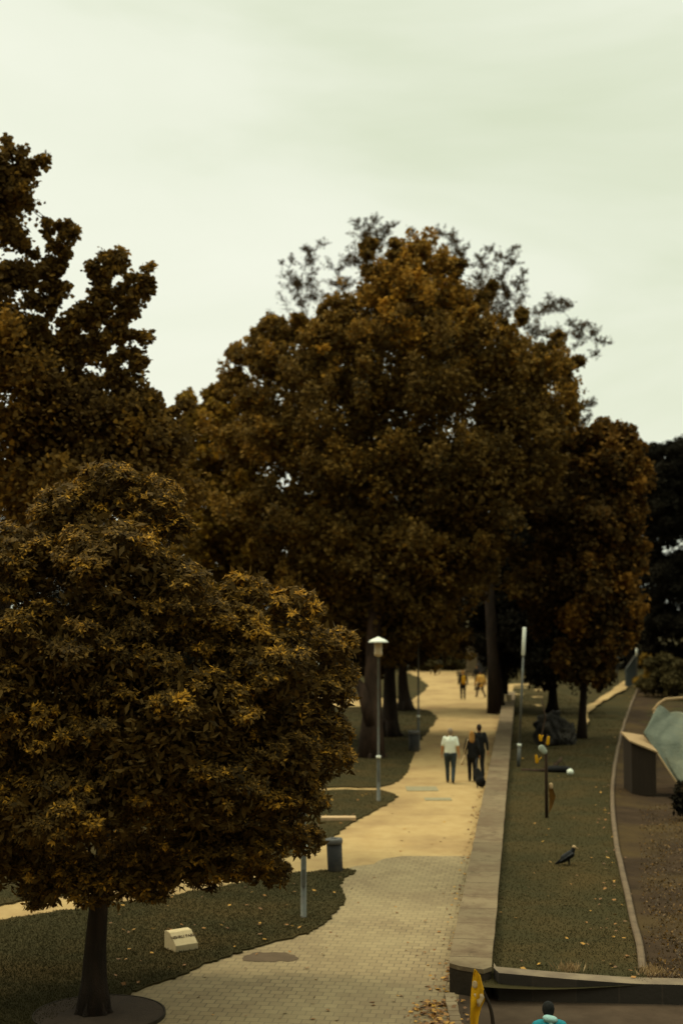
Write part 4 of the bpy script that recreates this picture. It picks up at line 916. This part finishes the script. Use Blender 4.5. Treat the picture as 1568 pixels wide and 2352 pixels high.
p3 = G(1103, 1792)+Vector((0, .35, 0))
person(p3, 'tall person in black with dark hair walking close beside the blond one', 1.78, HD+.25, 'black', 'black', 'darkhair', False, step=.13, arm=(.0, -.05), stout=1.0)
p = G(1102, 1811); r = root('black_bag', p, 'black soft wheeled bag trailing on the gravel behind the tall dark haired person', 'bag', rz=.2)
mb = MB(); mb.cap((-.05, .10, .52), (.02, .02, .20), .10, .17, .95, .6); mb.cap((.02, 0, .19), (.05, 0, .16), .17, .15, 1, .6); mb.build('bag_body', M['black'], r, remesh=.014)
mb = MB(); mb.tube([(-.06, .12, .6), (-.05, .28, .80), (.02, .36, .88), (.10, .36, .88)], .014, 6); mb.build('handle', M['darkmetal'], r)
for s in (-1, 1):
    mb = MB(); mb.tube([(s*.09-.015, 0, .035), (s*.09+.015, 0, .035)], .035, 12); mb.build('wheel', M['darkmetal'], r)
# far walkers
q = G(1063, 1608); person(q, 'far walker in dark clothes with a yellow backpack, walking away alone', 1.76, 0, 'black', 'black', 'blond', False, step=.10)
r = root('backpack', q+Vector((.03, -.20, 1.0)), 'yellow backpack on the back of the far walker in dark clothes', 'backpack')
mb = MB(); mb.cap((0, 0, .05), (0, .01, .36), .13, .12, 1.0, .75); pk = mb.build('pack_body', M['packyellow'], r, remesh=.014)
mb = MB(); mb.cap((0, -.09, .08), (0, -.09, .18), .08, .08, 1, .5); mb.build('pocket', M['packyellow'], pk, True)
for s in (-1, 1):
    mb = MB(); mb.tube([(s*.09, .08, .40), (s*.11, .16, .46), (s*.11, .30, .40)], .018, 6); mb.build('strap', M['black'], r)
q = G(1104, 1603); person(q, 'far figure in a bright tan yellow coat near the black trunk', 1.62, .5, 'tan', 'brown', 'darkhair', False, step=.3, stout=1.3, skirt=True)
q = G(1091, 1587)+Vector((.15, 0, 0)); person(q, 'far figure all in black between the bench and the tan coated figure', 1.7, .3, 'black', 'black', 'darkhair', False, step=.14)

# seated person at the bottom edge
p = G(1249, 2440)
p = Vector(((1251*K-341)/F*17.0, 17.0, .37))
r = root('person', p, 'black haired person in a turquoise jacket sitting on a block at the bottom edge', 'person'); r.scale = (.85, .85, .85)
mb = MB(); mb.box((0, .1, .185), (.55, .55, .362)); ob = mb.build('sitting_block', M['darkstone'], bevel=.02); ob.location = (p.x, p.y, .005); meta(ob, 'low dark stone block under the seated turquoise person', 'block')
mb = MB(); hc = Vector((0, .11, .68))
mb.cap(hc, hc+Vector((0, 0, .04)), .080, .085, .92, 1.1); mb.cap(hc+Vector((0, .09, -.02)), hc+Vector((0, .11, -.03)), .013, .015, n=8); mb.cap(hc+Vector((0, .04, -.06)), hc+Vector((0, .05, -.075)), .05, .045)
mb.cap((0, 0, .56), hc+Vector((0, -.01, -.04)), .06, .052); mb.cap((0, -.02, .12), (0, -.02, .48), .13, .13, 1.2, .85)
for s in (-1, 1):
    mb.cap((s*.08, 0, .10), (s*.32, .30, .13), .09, .06); mb.cap((s*.32, .30, .12), (-s*.05, .40, .06), .06, .04); mb.cap((-s*.05, .40, .06), (-s*.14, .44, .05), .04, .03)
    mb.cap((s*.17, 0, .50), (s*.25, .10, .27), .05, .04); mb.cap((s*.25, .10, .27), (s*.13, .30, .22), .04, .027); hand(mb, (s*.13, .30, .22), (-s*.4, .8, -.15), s)
mb.build('body', M['skin'], r, remesh=.0105)
mb = MB(); mb.cap((0, -.02, .16), (0, -.02, .45), .16, .155, 1.15, .9); mb.cap((-.13, 0, .51), (.13, 0, .51), .085, .085)
for s in (-1, 1): mb.cap((s*.17, 0, .50), (s*.26, .10, .27), .08, .065); mb.cap((s*.26, .10, .27), (s*.14, .28, .22), .065, .05)
mb.build('jacket', M['turq'], r, remesh=.013)
mb = MB(); mb.cap((-.03, -.06, .62), (.04, -.07, .61), .075, .07, 1, .7); mb.cap((0, -.13, .50), (0, -.14, .42), .07, .04, 1, .5); mb.build('hood', M['paleturq'], r, remesh=.012)
mb = MB()
for s in (-1, 1): mb.cap((s*.07, 0, .11), (s*.32, .30, .13), .11, .08); mb.cap((s*.32, .30, .12), (-s*.03, .40, .07), .08, .055)
mb.build('trousers', M['black'], r, remesh=.014)
mb = MB(); mb.cap(hc+Vector((0, -.02, .015)), hc+Vector((0, -.02, .05)), .090, .090, .97, 1.1); mb.cap(hc+Vector((0, -.05, -.02)), hc+Vector((0, -.05, -.05)), .07, .06); mb.build('hair', M['black'], r, remesh=.012)

# feather banner
Yb = 17.3
def X(dx): return (dx*K-341)/F*Yb
def B3(dx, dy): return P(dx, dy, Yb)
b0 = Vector((P(1132, 2352, Yb).x+.03, Yb, .0))
r = root('feather_flag', b0, 'yellow and white feather flag on a bowed dark pole at the bottom edge', 'flag')
pts = chaikin([B3(1091, 2230), B3(1102, 2262), B3(1114, 2288), B3(1127, 2318), B3(1132, 2352), Vector((b0.x, Yb, .35)), b0+Vector((0, 0, -.1))], 2, False)
mb = MB(); mb.tube([q-b0 for q in pts], [.010+.014*min(1, i/(len(pts)*.6)) for i in range(len(pts))], 8); mb.tube([Vector((0, 0, .01)), Vector((0, 0, .10))], .05, 10)
for k in range(4): a = k*math.pi/2+.5; mb.tube([(0, 0, .03), (.22*math.cos(a), .22*math.sin(a), .01)], .014, 6)
mb.build('pole', M['crate'], r, True)
rows = [(2228, 1088, 1093), (2240, 1086, 1101), (2260, 1084, 1106), (2280, 1082, 1112), (2290, 1081, 1117), (2300, 1080, 1113), (2315, 1079, 1105), (2335, 1078, 1099), (2355, 1079, 1096), (2400, 1078, 1092), (2450, 1078, 1086)]
vs = []; nc = 7
for i, (y, x0, x1) in enumerate(rows):
    for j in range(nc): t = j/(nc-1); q = B3(x0+(x1-x0)*t, y); vs.append(q + Vector((0, .035*math.sin(t*5+i*.7)-.02, 0)) - b0)
fs = [(i*nc+j, i*nc+j+1, (i+1)*nc+j+1, (i+1)*nc+j) for i in range(len(rows)-1) for j in range(nc-1)]
fl = obj('flag_cloth', vs, fs, M['yellow'], r, True); s_ = fl.modifiers.new('cloth', 'SOLIDIFY'); s_.thickness = .006
M['offwhite'] = mottled('offwhite_fabric', (.55, .42, .24), (.40, .28, .14), 5, .8, .3)
vs = []
for i, (y, x0, x1) in enumerate([(2282, 1086, 1107), (2290, 1090, 1111), (2300, 1094, 1106), (2312, 1095, 1100)]):
    for j in range(4): t = j/3; vs.append(B3(x0+(x1-x0)*t, y)-b0+Vector((0, -.05+.01*math.sin(t*4), 0)))
fl2 = obj('white_panel', vs, [(i*4+j, i*4+j+1, (i+1)*4+j+1, (i+1)*4+j) for i in range(3) for j in range(3)], M['offwhite'], fl, True); s_ = fl2.modifiers.new('cloth', 'SOLIDIFY'); s_.thickness = .005
mb = MB(); mb.cap(B3(1089, 2258)-b0+Vector((0, -.05, 0)), B3(1089, 2263)-b0+Vector((0, -.05, 0)), .030, .034, 1, .25); mb.build('white_spot', M['offwhite'], fl, True)

# ---------------------------------------------------------------- sky, sun, camera
SUN_EL = math.radians(52); SUN_AZ = math.radians(-64)      # sun low on the left, measured from +Y
w = bpy.data.worlds.new('World'); SC.world = w; w.use_nodes = True; nt = w.node_tree; nt.nodes.clear()
out = N(nt, 'ShaderNodeOutputWorld'); bg = N(nt, 'ShaderNodeBackground'); bg.inputs['Strength'].default_value = .1
sky = N(nt, 'ShaderNodeTexSky', sky_type='NISHITA'); sky.sun_disc = False; sky.sun_elevation = SUN_EL; sky.sun_rotation = SUN_AZ; sky.air_density = 1.5; sky.dust_density = 4
g = N(nt, 'ShaderNodeTexCoord'); mp = N(nt, 'ShaderNodeMapping'); mp.inputs['Scale'].default_value = (1.3, 1, 4.2); mp.inputs['Rotation'].default_value = (0, .35, 0); mp.inputs['Location'].default_value = (2.3, .4, 1.1)
nt.links.new(g.outputs['Generated'], mp.inputs['Vector'])
cl = noise(nt, 1.5, 6, .5, mp.outputs[0], .6)
cc = ramp(nt, cl, [(.30, (7.3, 7.9, 5.8)), (.48, (8.8, 9.15, 7.4)), (.68, (9.5, 9.7, 8.1))])
col = mix(nt, sky.outputs[0], cc, .93)
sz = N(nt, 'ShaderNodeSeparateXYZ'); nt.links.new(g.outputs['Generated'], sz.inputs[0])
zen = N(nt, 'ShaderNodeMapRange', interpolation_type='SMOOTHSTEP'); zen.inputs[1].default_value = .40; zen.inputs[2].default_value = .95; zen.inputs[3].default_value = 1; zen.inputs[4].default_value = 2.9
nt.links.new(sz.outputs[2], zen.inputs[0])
# unseen low sky behind the viewer dimmed to darken foliage sides facing it
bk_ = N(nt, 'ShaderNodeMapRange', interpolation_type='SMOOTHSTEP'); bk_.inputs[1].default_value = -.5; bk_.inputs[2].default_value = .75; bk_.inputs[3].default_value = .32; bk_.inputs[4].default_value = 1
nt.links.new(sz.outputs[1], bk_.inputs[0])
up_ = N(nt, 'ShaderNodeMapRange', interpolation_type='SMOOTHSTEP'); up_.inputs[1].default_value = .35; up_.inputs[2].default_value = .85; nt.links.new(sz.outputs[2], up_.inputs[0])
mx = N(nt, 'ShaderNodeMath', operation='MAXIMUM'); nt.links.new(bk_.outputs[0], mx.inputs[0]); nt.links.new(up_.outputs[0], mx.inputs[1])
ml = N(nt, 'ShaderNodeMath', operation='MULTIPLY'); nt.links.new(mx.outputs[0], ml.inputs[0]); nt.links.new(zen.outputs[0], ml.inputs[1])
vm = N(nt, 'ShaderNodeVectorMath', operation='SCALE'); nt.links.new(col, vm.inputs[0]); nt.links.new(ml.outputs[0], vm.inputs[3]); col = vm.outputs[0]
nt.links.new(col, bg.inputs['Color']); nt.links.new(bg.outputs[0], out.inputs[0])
sl = bpy.data.lights.new('sun', 'SUN'); sl.energy = 1.5; sl.angle = math.radians(10); sl.color = (1, .86, .62)
so = link(bpy.data.objects.new('sun', sl))
dv = Vector((math.sin(SUN_AZ)*math.cos(SUN_EL), math.cos(SUN_AZ)*math.cos(SUN_EL), math.sin(SUN_EL)))
so.rotation_euler = (-dv).to_track_quat('-Z', 'Y').to_euler(); so.location = (0, 0, 60)
cam = bpy.data.cameras.new('camera'); co = link(bpy.data.objects.new('camera', cam)); SC.camera = co
co.location = (0, 0, CH); co.rotation_euler = (math.pi/2+TH, 0, 0)
cam.sensor_fit = 'VERTICAL'; cam.sensor_height = 36; cam.sensor_width = 24; cam.lens = F/1024*36; cam.clip_end = 3000; cam.clip_start = .1
cam.dof.use_dof = True; cam.dof.focus_distance = 17.8; cam.dof.aperture_fstop = 1.0; cam.dof.aperture_blades = 9
SC.view_settings.view_transform = 'Standard'; SC.view_settings.look = 'None'; SC.view_settings.gamma = 1; SC.view_settings.exposure = 0
SC.cycles.use_denoising = True; SC.cycles.max_bounces = 6; SC.cycles.diffuse_bounces = 3; SC.cycles.transmission_bounces = 3
